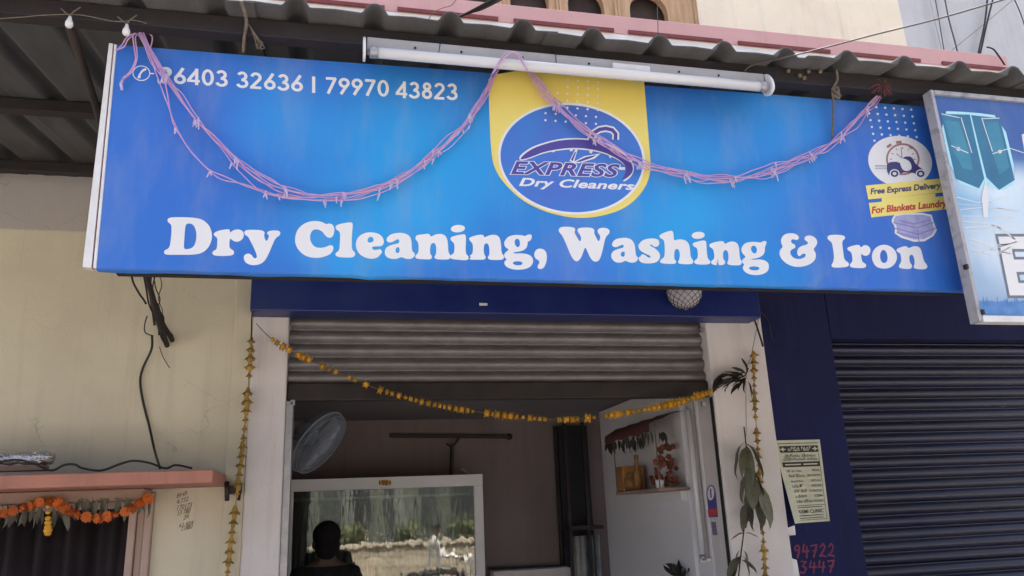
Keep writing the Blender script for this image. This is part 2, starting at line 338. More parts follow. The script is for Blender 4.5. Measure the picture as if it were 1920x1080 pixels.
# ------------------------------------------------------------------ print and lettering helpers
def chaikin(p, it=2):
    for _ in range(it):
        q = []
        for i in range(len(p)):
            a = p[i]; b = p[(i+1) % len(p)]
            q += [(a[0]*.75+b[0]*.25, a[1]*.75+b[1]*.25), (a[0]*.25+b[0]*.75, a[1]*.25+b[1]*.75)]
        p = q
    return p
def ellpoly(cx, cy, rx, ry, rot=0, n=40):
    c, s = math.cos(rot), math.sin(rot)
    return [(cx+rx*math.cos(t)*c-ry*math.sin(t)*s, cy+rx*math.cos(t)*s+ry*math.sin(t)*c) for t in (2*math.pi*i/n for i in range(n))]
def stroke(pts, r, closed=False):
    """outline polygon of a thick line"""
    pts = [Vector(p) for p in pts]; m = len(pts); L_ = []; R_ = []
    for i, p in enumerate(pts):
        a = pts[i-1] if (i or closed) else pts[0]; b = pts[(i+1) % m] if (i < m-1 or closed) else pts[-1]
        d = (b-a).normalized(); nrm = Vector((-d.y, d.x)); rr = r[i] if isinstance(r, (list, tuple)) else r
        L_.append(tuple(p+nrm*rr)); R_.append(tuple(p-nrm*rr))
    return L_+R_[::-1]
def filled(loops):
    """2D loops (nested = holes) -> verts, faces"""
    cu = bpy.data.curves.new('t', 'CURVE'); cu.dimensions = '2D'; cu.fill_mode = 'BOTH'
    for lp in loops:
        s = cu.splines.new('POLY'); s.points.add(len(lp)-1); s.use_cyclic_u = True
        for q, p in zip(s.points, lp): q.co = (p[0]*.01, -p[1]*.01, 0, 1)
    o = bpy.data.objects.new('t', cu); col.objects.link(o)
    me = bpy.data.meshes.new_from_object(o.evaluated_get(bpy.context.evaluated_depsgraph_get()))
    vs = [(v.co.x*100, -v.co.y*100) for v in me.vertices]; fs = [tuple(p.vertices) for p in me.polygons]
    bpy.data.objects.remove(o); bpy.data.curves.remove(cu); bpy.data.meshes.remove(me)
    return vs, fs
def text2d(body, bold=0., shear=0., space=1.):
    """text -> verts (u 0..1 across, v in cap heights), faces"""
    cu = bpy.data.curves.new('t', 'FONT'); cu.body = body; cu.offset = bold; cu.shear = shear; cu.space_character = space; cu.resolution_u = 4
    o = bpy.data.objects.new('t', cu); col.objects.link(o)
    me = bpy.data.meshes.new_from_object(o.evaluated_get(bpy.context.evaluated_depsgraph_get()))
    vs = [(v.co.x, v.co.y) for v in me.vertices]; fs = [tuple(p.vertices) for p in me.polygons]
    bpy.data.objects.remove(o); bpy.data.curves.remove(cu); bpy.data.meshes.remove(me)
    return vs, fs
CAP = None
def text_px(body, bl, br, cap, bold=0., shear=0., space=1., ref=None):
    """place text: baseline from bl to br (px), cap height vector (px, upwards)"""
    global CAP
    if CAP is None:
        v, _ = text2d('H'); CAP = max(q[1] for q in v)
    vs, fs = text2d(body, bold, shear, space)
    rv = text2d(body, 0, shear, space)[0] if ref is None else ref
    x0 = min(q[0] for q in rv); x1 = max(q[0] for q in rv)
    out = []
    for x, y in vs:
        u = (x-x0)/(x1-x0); v = y/CAP
        out.append((bl[0]+(br[0]-bl[0])*u+cap[0]*v, bl[1]+(br[1]-bl[1])*u+cap[1]*v))
    return out, fs
def emit(parts, name, m, parent, Y, thick=0.0):
    """flat print (px space) laid on the plane at depth Y, in front of what lies behind it"""
    b = MB()
    for vs, fs in parts: b.add([at(x, y, Y) for x, y in vs], fs)
    o = b.build(name, m, parent, fix=False)
    me = o.data
    for p in me.polygons:
        pass
    import bmesh
    bm = bmesh.new(); bm.from_mesh(me)
    if parent is not None and parent.name == 'shop_sign':
        for _ in range(5):
            bmesh.ops.triangulate(bm, faces=bm.faces)
            lg_ = [e for e in bm.edges if e.calc_length() > .022]
            if not lg_: break
            bmesh.ops.subdivide_edges(bm, edges=lg_, cuts=1)
        bmesh.ops.triangulate(bm, faces=bm.faces)
        for v_ in bm.verts: v_.co.y += ripple(v_.co.x+parent.location.x, v_.co.z+parent.location.z)
    bm.normal_update()
    for fc in bm.faces:
        if fc.normal.y > 0: fc.normal_flip()
    bm.to_mesh(me); bm.free()
    if parent is not None: o['kind'] = 'stuff'
    return o

# ================================================================== SETTING
D = 4.2                      # shop fronts
def slabquad(name, m, x0, x1, y0, y1, z0, z1):
    return tag(MB().box(x0, x1, y0, y1, z0, z1).build(name, m), kind='structure')
gr = MB().box(-120, 120, -160, 120, -.3, 0).build('ground', M['street']); tag(gr, kind='structure')
rd = MB().box(-120, 120, -3.4, -.6, -.2, .004).build('road', M['road']); tag(rd, kind='structure')
slabquad('pavement', M['floor'], -9, 9, 2.6, 4.16, -.1, .09)
slabquad('shop_floor', M['floor'], -.5, 2.6, 4.56, 6.75, -.1, .12)
slabquad('shop_ceiling', M['ceil'], -.6, 2.7, 4.56, 6.75, 2.50, 2.6)
slabquad('wall_back', M['back'], -.6, 2.7, 6.6, 6.75, .12, 2.5)
slabquad('wall_left', M['back'], -.55, -.36, 4.56, 6.6, .12, 2.5)

# ------------------------------------------------------------------ neighbouring house on the left
house = empty('neighbour_house', (-2.2, D, 0), 'cream plastered house wall with pink ledge over a dark doorway, left of the shop', 'house')
XL, XD0, XD1, ZD = -6., -1.95, -.845, 1.885
b = MB(); b.box(XL, XD0, D, D+.22, 0, 4.55); b.box(XD1, -.435, D, D+.22, 0, 4.55); b.box(XD0, XD1, D, D+.22, ZD, 4.55)
b.build('wall', M['cream'], house)
for a_ in ((XL, XL+.2, D+.22, 8, 0, 4.55), (XD0-.6, XD1+.3, 5.6, 5.75, 0, 2.6), (XD0-.6, XD0-.5, D+.22, 5.6, 0, 2.5), (XD0-.6, XD1+.3, D+.22, 5.6, 2.5, 2.6), (XD1+.25, XD1+.3, D+.22, 5.6, 0, 2.5)):
    MB().box(*a_).build('room_wall', M['curtain'], house)
# raised strip of plaster beside the pillar
MB().box(-.53, -.434, D-.012, D-.0005, 0, 3.3).build('plaster_strip', M['cream'], house, bevel=.004)
# ledge over the door
p = at(400, 880, 3.74); q = at(400, 905, 3.74)
b = MB(); b.box(-4.5, p.x, 3.74, D-.001, q.z, p.z); lg = b.build('ledge', M['salmon'], house, bevel=.006)
lg['label'] = 'salmon pink concrete ledge over the doorway'
MB().box(-4.5, -.86, 4.02, D-.001, q.z-.055, q.z-.0015).build('lintel_band', M['brownplaster'], house, bevel=.008)
fr = MB()
for dx, dy in ((0, 0), (.035, .02), (.07, .0)): fr.box(XD1-.105+dx, XD1-.072+dx, D-.035+dy, D+.12, .1, ZD-.002)
fr.build('door_frame', M['doorpaint'], house, bevel=.006)
fr2 = MB(); fr2.box(XD0, XD1-.107, D-.03, D+.1, ZD-.07, ZD-.002); fr2.build('door_head', M['doorpaint'], house, bevel=.006)
# curtain in the doorway
b = MB(); nx = 90; xs = [XD0+.02+(XD1-.13-XD0)*i/nx for i in range(nx+1)]
for i, x in enumerate(xs):
    fold = .035*math.sin(x*38+1.5*math.sin(x*9))+.012*math.sin(x*97)
    b.v += [(x, D+.17+fold*.6, .12), (x, D+.17+fold, 1.83)]
b.f = [(2*i, 2*i+2, 2*i+3, 2*i+1) for i in range(nx)]
cu = b.build('door_curtain', M['curtain'], None, smooth=True); tag(cu, 'dark folded curtain hanging in the doorway under the pink ledge', 'curtain')
sm = cu.modifiers.new('s', 'SOLIDIFY'); sm.thickness = .004

# ------------------------------------------------------------------ the shop front
shop = empty('shop_building', (1.0, D, 0), 'shop front with white pillars and a navy shutter box over the opening', 'shop')
MB().box(-.433, -.252, D-.02, 4.56, 0, 4.55).build('pillar', M['whitewash'], shop, bevel=.008)
MB().box(2.153, 2.525, D-.02, 4.56, 0, 4.55).build('pillar', M['whitewash'], shop, bevel=.008)
hz0 = at(960, 589, 4.03).z
MB().box(-.437, 2.44, 4.03, D-.021, hz0, 3.45).build('shutter_box', M['navy_paint'], shop, bevel=.006)
MB().box(-.251, 2.152, 4.30, 4.56, 2.40, 4.55).build('lintel', M['dark_steel'], shop)
p = at(906, 571, 4.03); MB().box(p.x-.022, p.x+.022, 4.024, 4.0285, p.z-.007, p.z+.007).build('sticker', M['white'], shop)
# upper storey
upper = empty('upper_storey', (1, 4.6, 4.55), 'upper storey with pink slab edge, cream wall and arched tan windows above the roof', 'building')
YU = 4.0
zt = at(1280, 42, YU).z; zb = at(1280, 74.5, YU).z; xe = at(1888, 110, YU).x
MB().box(-8, xe, YU, 8.5, zb, zt).build('slab', M['pink'], upper, bevel=.006)
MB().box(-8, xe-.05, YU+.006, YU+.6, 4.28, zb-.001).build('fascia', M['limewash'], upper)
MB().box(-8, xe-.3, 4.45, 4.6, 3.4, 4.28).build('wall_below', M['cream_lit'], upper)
for a, c in ((300, 477), (505, 568), (570, 721), (745, 932), (961, 1145), (1172, 1343), (1372, 1538), (1563, 1700), (1739, 1860)):
    pa = at(a, 0, YU); pb = at(c, 0, YU)
    MB().box(pa.x, pb.x, YU-.014, YU-.0008, zb+.001, zb+.025).build('drip_strip', M['maroon'], upper)
YW = 4.75
xw0 = at(955, 20, YW).x-1.0; xw1 = at(1305, 20, YW).x; xw2 = at(1690, 60, YW).x
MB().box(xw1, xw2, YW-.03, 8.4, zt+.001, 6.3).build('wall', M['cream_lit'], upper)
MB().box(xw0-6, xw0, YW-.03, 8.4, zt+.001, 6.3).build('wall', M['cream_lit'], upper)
MB().box(xw0, xw1, YW+.12, YW+.3, zt+.001, 6.3).build('shade_backing', M['dark_open'], upper)  # dark sheet behind the arches, standing in for the shade inside the openings
# arched tan window frames
ops = [(at(l, 10, YW).x, at(r_, 10, YW).x) for l, r_ in ((845, 925), (957, 1029), (1065, 1132), (1180, 1250))]
zs = zt+.003; spring = at(1215, 24, YW).z; apex = at(1215, -12, YW).z
for i, (l, r_) in enumerate(ops):
    nl = xw0+.001 if i == 0 else (ops[i-1][1]+l)/2; nr = xw1-.001 if i == len(ops)-1 else (r_+ops[i+1][0])/2
    cx = (l+r_)/2; rx = (r_-l)/2; arc = [(cx+rx*math.cos(t), spring+(apex-spring)*math.sin(t)) for t in [math.pi*k/14 for k in range(15)]]
    b = MB()
    pl = [(nl, zs), (l, zs)]+arc[::-1]+[(r_, zs), (nr, zs), (nr, spring+.9), (nl, spring+.9)]
    vs, fs = filled([pl])
    k = len(vs); b.add([(x, YW, z) for x, z in vs], fs); b.add([(x, YW+.06, z) for x, z in vs], fs)
    nL = len(pl)
    b.add([(x, YW, z) for x, z in pl]+[(x, YW+.06, z) for x, z in pl], [(j, (j+1) % nL, nL+(j+1) % nL, nL+j) for j in range(nL)])
    b.build('window_frame', M['tan'], upper, fix=False)
    for xx in (nl+.012, nr-.012): MB().bar((xx, YW-.008, zs), (xx, YW-.008, spring+.88), .02, .016, (0, 1, 0)).build('moulding', M['tan'], upper)
grey = empty('grey_building', (8, 9, 0), 'bluish grey plastered building behind the upper right corner', 'building')
MB().box(3.2, 16, 8.6, 9.6, 0, 14).build('wall', M['grey_bldg'], grey)

# ------------------------------------------------------------------ right-hand shop
rshop = empty('neighbour_shop', (3.6, D, 0), 'navy painted closed shop to the right of the white pillar', 'shop')
xs0 = at(1548, 650, 4.27).x; zs1 = at(1700, 640, 4.27).z
MB().box(2.527, xs0-.001, D+.0, 4.5, 0, 4.55).build('pier', M['navy_wall'], rshop, bevel=.006)
MB().box(xs0, 7, D-.002, 4.5, zs1, 4.55).build('header_wall', M['navy_wall'], rshop)
MB().box(5.6, 7, D-.004, 4.5, 0, zs1-.001).build('pier', M['navy_wall'], rshop)
MB().box(xs0, 5.6, 4.42, 4.5, 0, zs1-.001).build('back_board', M['dark_steel'], rshop)
rsh = empty('closed_shutter', (4, 4.3, 0), 'closed navy roller shutter with scuffed slats on the right', 'shutter')
sp = .0705
def slat_mesh(name, L_, h, dpt, m):
    prof = []
    for i in range(9):
        t = i/8; prof.append((-dpt*math.sin(math.pi*t)**.8 if 0 < i < 8 else 0, h*t*.86))
    prof += [(0.006, h*.93), (0.0, h)]
    b = MB(); k = len(prof)
    for x in (0, L_):
        for y, z in prof: b.v.append((x, y, z))
    b.f = [(i, i+1, k+i+1, k+i) for i in range(k-1)]
    return b.build(name, m, None, smooth=True)
s0 = slat_mesh('slat', 5.59-xs0, sp, .021, M['navy_slat']); smesh = s0.data; bpy.data.objects.remove(s0)
nsl = int((zs1-.02)/sp)
for i in range(nsl+1):
    z = zs1-.01-(i+1)*sp
    if z < 0: break
    o = inst(smesh, 'slat', rsh, (xs0+.003, 4.30+random.uniform(-.003, .003), z+random.uniform(-.002, .002))); o.rotation_euler = (random.uniform(-.07, .07), random.uniform(-.0012, .0012), random.uniform(-.002, .002))
MB().box(xs0+.002, xs0+.03, 4.262, 4.285, 0, zs1-.002).build('guide_rail', M['navy_slat'], rsh)
# ------------------------------------------------------------------ own roller shutter, rolled up
osh = empty('roller_shutter', (.95, 4.25, 2.4), 'dusty steel roller shutter rolled up to the top of the opening', 'shutter')
s1 = slat_mesh('slat', 2.40, .0748, .022, M['steel_slat']); smesh2 = s1.data; bpy.data.objects.remove(s1)
zbot = at(900, 718, 4.26).z
for i in range(7): inst(smesh2, 'slat', osh, (-.25, 4.262+random.uniform(-.002, .002), zbot+i*.0748+.001))
MB().box(-.249, 2.150, 4.225, 4.29, zbot-.095, zbot-.001).build('bottom_rail', M['dark_steel'], osh, bevel=.006)
MB().box(-.2515, -.215, 4.20, 4.32, .1, zbot-.1).build('guide_rail', M['alu'], osh, bevel=.003)
MB().box(2.1435, 2.1526, 4.19, 4.22, .1, zbot-.1).build('guide_rail', M['black'], osh, bevel=.003)
for px, py in ((549, 755), (1318, 757), (1316, 619), (541, 614)):
    p = at(px, py, 4.215); MB().box(p.x-.012, p.x+.012, 4.20, 4.224, p.z-.014, p.z+.014).build('lock_lug', M['alu'], osh, bevel=.003)

# ------------------------------------------------------------------ corrugated roof
YF = 2.10; ZF = at(920, 52, YF).z; YB = 4.198; ZB = at(100, 330, D).z-.01
SL = (ZB-ZF)/(YB-YF)
PER = .2362; HX = at(983, 46, YF).x
roof = empty('corrugated_roof', (1, 3.1, 3.2), 'dark corrugated sheet roof sloping out over the shop signs', 'roof')
def prof(x):
    t = ((x-HX)/PER) % 1.0; t = min(t, 1-t)*PER
    if t < .013: h = 1-.08*(t/.013)**2
    elif t < .040: u = (t-.013)/.027; h = .92*(1-u*u*(3-2*u))
    else: h = 0
    return .038*h+.004*((t-.04)/.078 if t > .04 else 0)
k0 = -16
for sidx in range(9):
    xa = HX+(k0+sidx*4+.32)*PER; n_ = 4*24; b = MB(); lift = .0055*(sidx % 2); yo = random.uniform(-.012, .012)
    ys = [YF+yo, YF+.25, 2.8, 3.5, YB]
    for y in ys:
        for i in range(n_+5):
            x = xa+4*PER*i/n_; b.v.append((x, y, ZF+(y-YF)*SL+prof(x)+lift+.003*math.sin(x*2.1+y)))
    w_ = n_+5
    b.f = [(j*w_+i, j*w_+i+1, (j+1)*w_+i+1, (j+1)*w_+i) for j in range(len(ys)-1) for i in range(w_-1)]
    o = b.build('sheet', M['roof'], roof, smooth=True, fix=False); s_ = o.modifiers.new('s', 'SOLIDIFY'); s_.thickness = .0065; s_.offset = 1
def roofz(y): return ZF+(y-YF)*SL
for y, h, ww in ((2.21, .058, .05), (3.05, .05, .05), (3.93, .05, .05)):
    z1 = roofz(y)-.004
    MB().box(-6, 6, y-ww/2, y+ww/2, z1-h, z1).build('purlin', M['purlin'], roof, bevel=.003)
for px, py in ((1478, 133), (1500, 142), (1516, 134), (1538, 134), (1508, 146)):
    p = at(px, py, 2.178); MB().ell(p, (.008, .007, .008), 8, 6).build('bolt', M['jute'], roof, smooth=True)
# struts carrying roof and sign
pw = at(312, 650, D)
def pole(a, b_, r, label):
    pts = [Vector(a).lerp(Vector(b_), t/8)+Vector((random.uniform(-1, 1), random.uniform(-1, 1), random.uniform(-1, 1)))*.006 for t in range(9)]
    o = MB().tube(pts, [r*(1+.08*math.sin(i*1.7)) for i in range(9)], 8).build('strut', M['wood_pole'], None, smooth=True); return tag(o, label, 'strut')
pole((pw.x, D+.01, pw.z), (-.80, 2.24, roofz(2.24)-.05), .013, 'brown weathered strut running from the cream wall up behind the sign')
q = at(300, 640, 4.1); pole((pw.x+.02, D+.01, pw.z+.03), at(288, 565, 3.85), .012, 'short broken stick leaning against the long strut under the sign')

# ================================================================== MAIN SIGN
YS = 2.25
sign = empty('shop_sign', (at(960, 520, YS).x, YS, at(960, 520, YS).z), 'long blue banner sign reading Dry Cleaning, Washing & Iron above the shop', 'sign')
A = at(218, 83, YS); B = at(1737, 199, YS); C_ = at(1840, 546, YS); D_ = at(178, 503, YS)
B = A+(B-A)*((C_.x-A.x)/(B.x-A.x))
bz = (A.z+D_.z)/2
M['banner'] = blob_print('blue_banner_print', (.030, .155, .56), [
    (at(420, 230, YS).x, at(420, 230, YS).z, .55, .5, (.045, .15, .58), .6),
    (at(520, 200, YS).x, at(520, 200, YS).z, .26, .24, (.03, .25, .68), .85),
    (at(800, 300, YS).x, at(800, 300, YS).z, .70, .50, (.018, .33, .72), .95),
    (at(640, 440, YS).x, at(640, 440, YS).z, .40, .20, (.03, .30, .72), .7),
    (at(740, 420, YS).x, at(740, 420, YS).z, .35, .25, (.02, .36, .76), .7),
    (at(1290, 400, YS).x, at(1290, 400, YS).z, .55, .5, (.020, .335, .73), .95),
    (at(1060, 490, YS).x, at(1060, 490, YS).z, .28, .2, (.06, .20, .62), .6),
    (at(1460, 250, YS).x, at(1460, 250, YS).z, .42, .5, (.02, .27, .70), .8),
    (at(1400, 500, YS).x, at(1400, 500, YS).z, .35, .18, (.01, .24, .66), .8),
    (at(1640, 350, YS).x, at(1640, 350, YS).z, .40, .6, (.045, .145, .56), .8),
    (at(1850, 350, YS).x, at(1850, 350, YS).z, .26, 1.2, (.012, .03, .26), 1.)], sign.location)  # last blob paints the shade of the right-hand sign into the banner colour
# banner face: a stretched sheet with small creases along its lower edge, wrapped round a frame
b = MB(); nx, nz = 150, 34
def sgn(u, v):
    top = A.lerp(B, u); bot = D_.lerp(C_, u); p = bot.lerp(top, v); return p
def crease(x, z):
    e = 0
    for cx, w_, a, sl_ in ((.10, .05, .006, .5), (.36, .04, .005, .7), (.98, .03, .003, -.3), (1.22, .03, .003, .2), (1.62, .06, .005, 1.2), (1.78, .05, .004, 1.0), (-.35, .06, .003, .4)):
        d = (x-cx)-(z-bz+.33)*sl_; e += a*math.exp(-(d/w_*2.2)**2)*math.exp(-max(0, z-(bz-.34))/.055)
    return e
def ripple(x, z): return crease(x, z)*3.0+.0022*(1+math.sin(x*5.1+z*3+.6*math.sin(z*8)))*(1 if True else 0)
for j in range(nz+1):
    v = (j/nz)**1.35
    for i in range(nx+1):
        p = sgn(i/nx, v); b.v.append((p.x, YS+.0012+ripple(p.x, p.z), p.z))
w_ = nx+1
b.f = [(j*w_+i, j*w_+i+1, (j+1)*w_+i+1, (j+1)*w_+i) for j in range(nz) for i in range(nx)]
# wrap at the bottom
base = len(b.v)
for i in range(nx+1):
    p = sgn(i/nx, 0); b.v.append((p.x, YS+.030+crease(p.x, p.z), p.z-.001-.003*max(0, math.sin(i*.35))*(1 if i < 50 else .3)))
b.f += [(base+i, base+i+1, i+1, i) for i in range(nx)]
b.build('banner', M['banner'], sign, smooth=True, fix=False)
fr = MB()
P0, P1, P2, P3 = [Vector((p.x, 0, p.z)) for p in (A, B, C_, D_)]
for pa, pb in ((P0, P1), (P3, P2), (P0, P3), (P1, P2), (P0.lerp(P1, .33), P3.lerp(P2, .33)), (P0.lerp(P1, .66), P3.lerp(P2, .66))):
    c0 = (P0+P1+P2+P3)/4; a2 = pa+(c0-pa).normalized()*.045; b2 = pb+(c0-pb).normalized()*.045
    fr.bar((a2.x, YS+.055, a2.z), (b2.x, YS+.055, b2.z), .025, .025, (0, 1, 0))
fr.build('frame', M['purlin'], sign)
for (a, b_, c, d) in (((204, 80), (212, 81), (171, 502), (154, 500)), ((214, 82), (219, 83), (180, 503), (174, 502))):
    MB().slab([at(*a, YS-.002), at(*b_, YS-.002), at(*c, YS-.002), at(*d, YS-.002)], (0, .03, 0)).build('edge_strip', M['white'], sign, bevel=.002)
MB().slab([at(211, 81, YS+.004), at(215, 82, YS+.004), at(175, 502, YS+.004), at(170, 502, YS+.004)], (0, .02, 0)).build('edge_groove', M['maroon'], sign)
L1, L2, L3, L4, L5 = YS+.0006, YS+.0002, YS-.0002, YS-.0006, YS-.0010
# main lettering
KA = lambda p: (280+p[0]/3.6923, 380+p[1]/3.6923)
KB = lambda p: (780+p[0]/3.84, 390+p[1]/3.84)
KC = lambda p: (1260+p[0]/3.84, 400+p[1]/3.84)
G = [
(KA, [[(150,98),(300,100),(367,113),(413,153),(433,205),(433,250),(414,303),(372,344),(315,360),(200,360),(113,361),(100,346),(105,328),(137,316),(147,270),(154,190),(152,150),(128,134),(123,113)],
      [(250,146),(285,141),(310,158),(325,200),(326,240),(316,288),(294,315),(252,323),(238,314),(240,270),(245,200)]]),
(KA, [[(446,206),(480,191),(520,182),(558,180),(554,208),(580,186),(615,180),(648,193),(655,220),(645,252),(612,270),(578,262),(560,242),(553,262),(552,312),(582,327),(588,350),(567,366),(458,364),(433,353),(437,333),(465,320),(469,280),(471,240),(445,226)]]),
(KA, [[(655,200),(668,186),(730,184),(782,188),(801,204),(791,222),(808,270),(825,240),(829,224),(812,212),(820,194),(860,188),(898,190),(909,208),(900,226),(874,240),(852,287),(828,347),(803,397),(767,425),(715,433),(672,420),(652,391),(655,360),(685,347),(708,360),(722,383),(740,383),(746,368),(728,320),(698,260),(683,231),(662,222)]]),
(KA, [[(1278,155),(1282,200),(1268,236),(1240,242),(1217,224),(1199,196),(1165,180),(1132,184),(1114,212),(1112,250),(1126,284),(1150,306),(1190,310),(1225,303),(1250,289),(1274,295),(1274,327),(1252,355),(1200,375),(1150,381),(1088,370),(1042,337),(1012,291),(1007,240),(1022,188),(1058,148),(1110,125),(1160,122),(1202,132),(1225,147),(1250,138)]]),
(KA, [[(1288,160),(1308,146),(1360,136),(1403,131),(1410,150),(1404,200),(1401,280),(1404,325),(1424,339),(1427,359),(1407,379),(1308,375),(1288,361),(1290,343),(1315,330),(1319,280),(1321,220),(1317,196),(1292,182)]]),
(KA, [[(1535,200),(1592,212),(1622,243),(1626,277),(1608,298),(1545,300),(1540,313),(1560,325),(1585,319),(1608,315),(1614,338),(1592,365),(1550,384),(1500,381),(1452,352),(1431,311),(1429,270),(1447,232),(1488,207)],
      [(1530,230),(1550,239),(1554,263),(1535,274),(1513,272),(1510,249)]]),
(KA, [[(1641,245),(1663,220),(1710,205),(1762,207),(1802,226),(1816,260),(1817,310),(1822,337),(1840,347),(1836,372),(1812,388),(1775,387),(1745,372),(1715,387),(1673,387),(1641,370),(1629,340),(1637,308),(1669,290),(1710,282),(1728,279),(1732,262),(1724,247),(1700,260),(1675,273),(1647,267)],
      [(1713,306),(1733,306),(1733,340),(1720,348),(1706,340),(1705,320)]]),
(KB, [[(-3,206),(8,193),(55,186),(98,182),(106,208),(140,188),(187,183),(219,203),(231,250),(232,315),(249,339),(249,360),(230,371),(143,368),(130,350),(144,335),(147,290),(141,257),(125,247),(106,261),(101,300),(103,330),(118,345),(112,364),(96,369),(6,365),(-6,350),(2,334),(18,320),(20,270),(14,241),(-3,226)]]),
(KB, [[(248,210),(273,201),(320,191),(355,187),(361,210),(358,290),(361,329),(384,344),(382,364),(362,373),(263,369),(244,356),(251,337),(275,325),(278,280),(274,249),(251,234)]]),
(KB, [ellpoly(302,148,51,27,-.08)]),
(KB, [[(381,215),(408,203),(460,190),(488,192),(491,214),(530,193),(577,191),(604,213),(613,260),(614,320),(634,344),(632,367),(607,375),(528,373),(514,356),(529,338),(529,290),(521,260),(505,252),(491,263),(487,300),(491,334),(504,350),(498,368),(477,373),(398,371),(384,359),(388,339),(410,325),(412,280),(407,251),(386,234)]]),
(KB, [[(636,240),(663,205),(710,193),(760,195),(790,203),(800,192),(830,188),(836,210),(825,234),(802,244),(805,263),(793,292),(762,311),(717,317),(698,321),(706,328),(760,325),(817,335),(844,364),(842,402),(812,433),(750,446),(688,441),(647,422),(634,396),(641,379),(657,371),(636,356),(634,329),(658,308),(670,299),(641,281),(634,260)],
      [(730,219),(746,230),(750,262),(741,283),(721,279),(709,252),(713,228)], [(698,387),(740,382),(768,391),(765,409),(730,414),(698,405)]]),
(KB, [[(848,330),(866,297),(900,290),(931,305),(944,340),(940,387),(923,428),(900,442),(874,434),(877,411),(890,395),(884,377),(858,364)]]),
(KB, [[(1025,155),(1043,135),(1100,133),(1143,140),(1148,158),(1140,175),(1160,208),(1180,244),(1191,225),(1185,195),(1166,171),(1162,149),(1190,139),(1262,139),(1288,154),(1282,178),(1300,213),(1315,242),(1326,225),(1328,196),(1309,176),(1309,153),(1335,139),(1377,142),(1399,160),(1391,186),(1367,206),(1354,262),(1338,332),(1320,378),(1290,389),(1263,371),(1239,322),(1220,277),(1206,312),(1190,357),(1165,386),(1138,378),(1113,337),(1083,261),(1053,196),(1031,173)]]),
(KB, [[(1411,258),(1428,228),(1470,213),(1521,211),(1558,226),(1579,260),(1583,310),(1588,344),(1604,351),(1596,380),(1566,394),(1530,388),(1510,376),(1480,393),(1438,391),(1408,363),(1406,329),(1427,303),(1469,290),(1495,284),(1498,269),(1489,260),(1465,272),(1439,283),(1416,274)],
      [(1487,313),(1504,311),(1506,341),(1492,352),(1476,342),(1476,324)]]),
(KB, [[(1608,255),(1638,226),(1690,215),(1742,219),(1756,239),(1754,267),(1725,281),(1700,261),(1686,260),(1691,271),(1727,289),(1758,319),(1762,356),(1738,388),(1690,398),(1638,393),(1608,377),(1606,349),(1624,328),(1651,333),(1675,356),(1694,354),(1689,341),(1649,324),(1615,301),(1604,275)]]),
(KC, [[(-89,155),(-60,138),(-10,121),(11,124),(16,165),(17,194),(50,182),(97,187),(126,213),(135,260),(137,310),(156,334),(159,353),(142,365),(58,363),(45,348),(57,330),(61,290),(54,260),(38,250),(23,263),(19,300),(21,330),(36,342),(31,357),(11,363),(-72,359),(-86,346),(-75,327),(-52,315),(-48,270),(-50,215),(-56,187),(-84,174)]]),
(KC, [[(151,212),(178,203),(220,192),(248,193),(252,220),(256,290),(261,324),(282,339),(280,358),(257,367),(178,365),(162,350),(169,334),(190,320),(190,275),(184,246),(156,234)]]),
(KC, [ellpoly(193,155,47,26,-.08)]),
(KC, [[(271,220),(298,208),(345,197),(378,197),(383,221),(420,199),(464,202),(486,233),(490,290),(494,324),(509,344),(503,366),(482,373),(413,370),(400,355),(411,335),(411,290),(401,264),(388,260),(373,273),(371,310),(376,331),(390,345),(383,364),(361,371),(298,367),(284,352),(293,335),(310,322),(308,285),(301,253),(276,240)]]),
(KC, [[(506,240),(528,212),(575,202),(620,205),(645,209),(655,199),(681,196),(684,215),(671,241),(673,271),(658,302),(617,321),(577,325),(569,330),(600,331),(651,329),(694,348),(704,380),(695,414),(657,438),(600,444),(548,433),(516,406),(514,379),(527,367),(508,351),(511,329),(538,311),(511,286),(502,262)],
      [(592,229),(609,238),(617,265),(606,288),(584,283),(571,258),(575,236)], [(558,384),(600,378),(635,387),(633,403),(600,410),(560,401)]]),
(KC, [[(788,180),(808,152),(850,139),(897,147),(920,175),(902,194),(871,183),(857,195),(863,214),(888,223),(892,247),(867,257),(852,271),(857,299),(881,323),(920,330),(954,318),(966,301),(960,288),(936,292),(920,312),(901,291),(907,253),(934,233),(969,226),(983,214),(973,202),(951,186),(963,162),(1000,157),(1038,178),(1049,210),(1033,242),(1017,256),(1039,290),(1034,332),(1002,363),(950,382),(900,386),(848,373),(802,342),(776,300),(778,263),(802,240),(786,210)]]),
(KC, [[(1117,168),(1138,154),(1226,155),(1248,169),(1244,186),(1224,199),(1230,260),(1242,329),(1274,354),(1277,373),(1257,388),(1163,388),(1148,373),(1163,350),(1168,310),(1158,240),(1149,206),(1123,189)]]),
(KC, [[(1261,248),(1288,236),(1335,225),(1355,229),(1359,249),(1385,225),(1417,235),(1432,262),(1423,294),(1395,309),(1369,298),(1361,288),(1363,320),(1371,351),(1396,364),(1400,382),(1382,396),(1293,392),(1278,376),(1287,361),(1301,345),(1299,300),(1291,276),(1265,264)]]),
(KC, [ellpoly(1530,312,91,86,.15), ellpoly(1527,310,27,47,-.12)]),
(KC, [[(1616,258),(1648,243),(1692,232),(1702,253),(1746,232),(1788,242),(1803,284),(1815,344),(1839,369),(1842,392),(1817,404),(1750,400),(1738,383),(1750,365),(1746,321),(1734,298),(1719,297),(1708,311),(1714,354),(1729,370),(1730,390),(1711,402),(1643,396),(1632,381),(1643,362),(1654,340),(1649,305),(1643,286),(1621,277)]]),
]
parts = []
for K, loops in G: parts.append(filled([chaikin([K(p) for p in lp], 2) for lp in loops]))
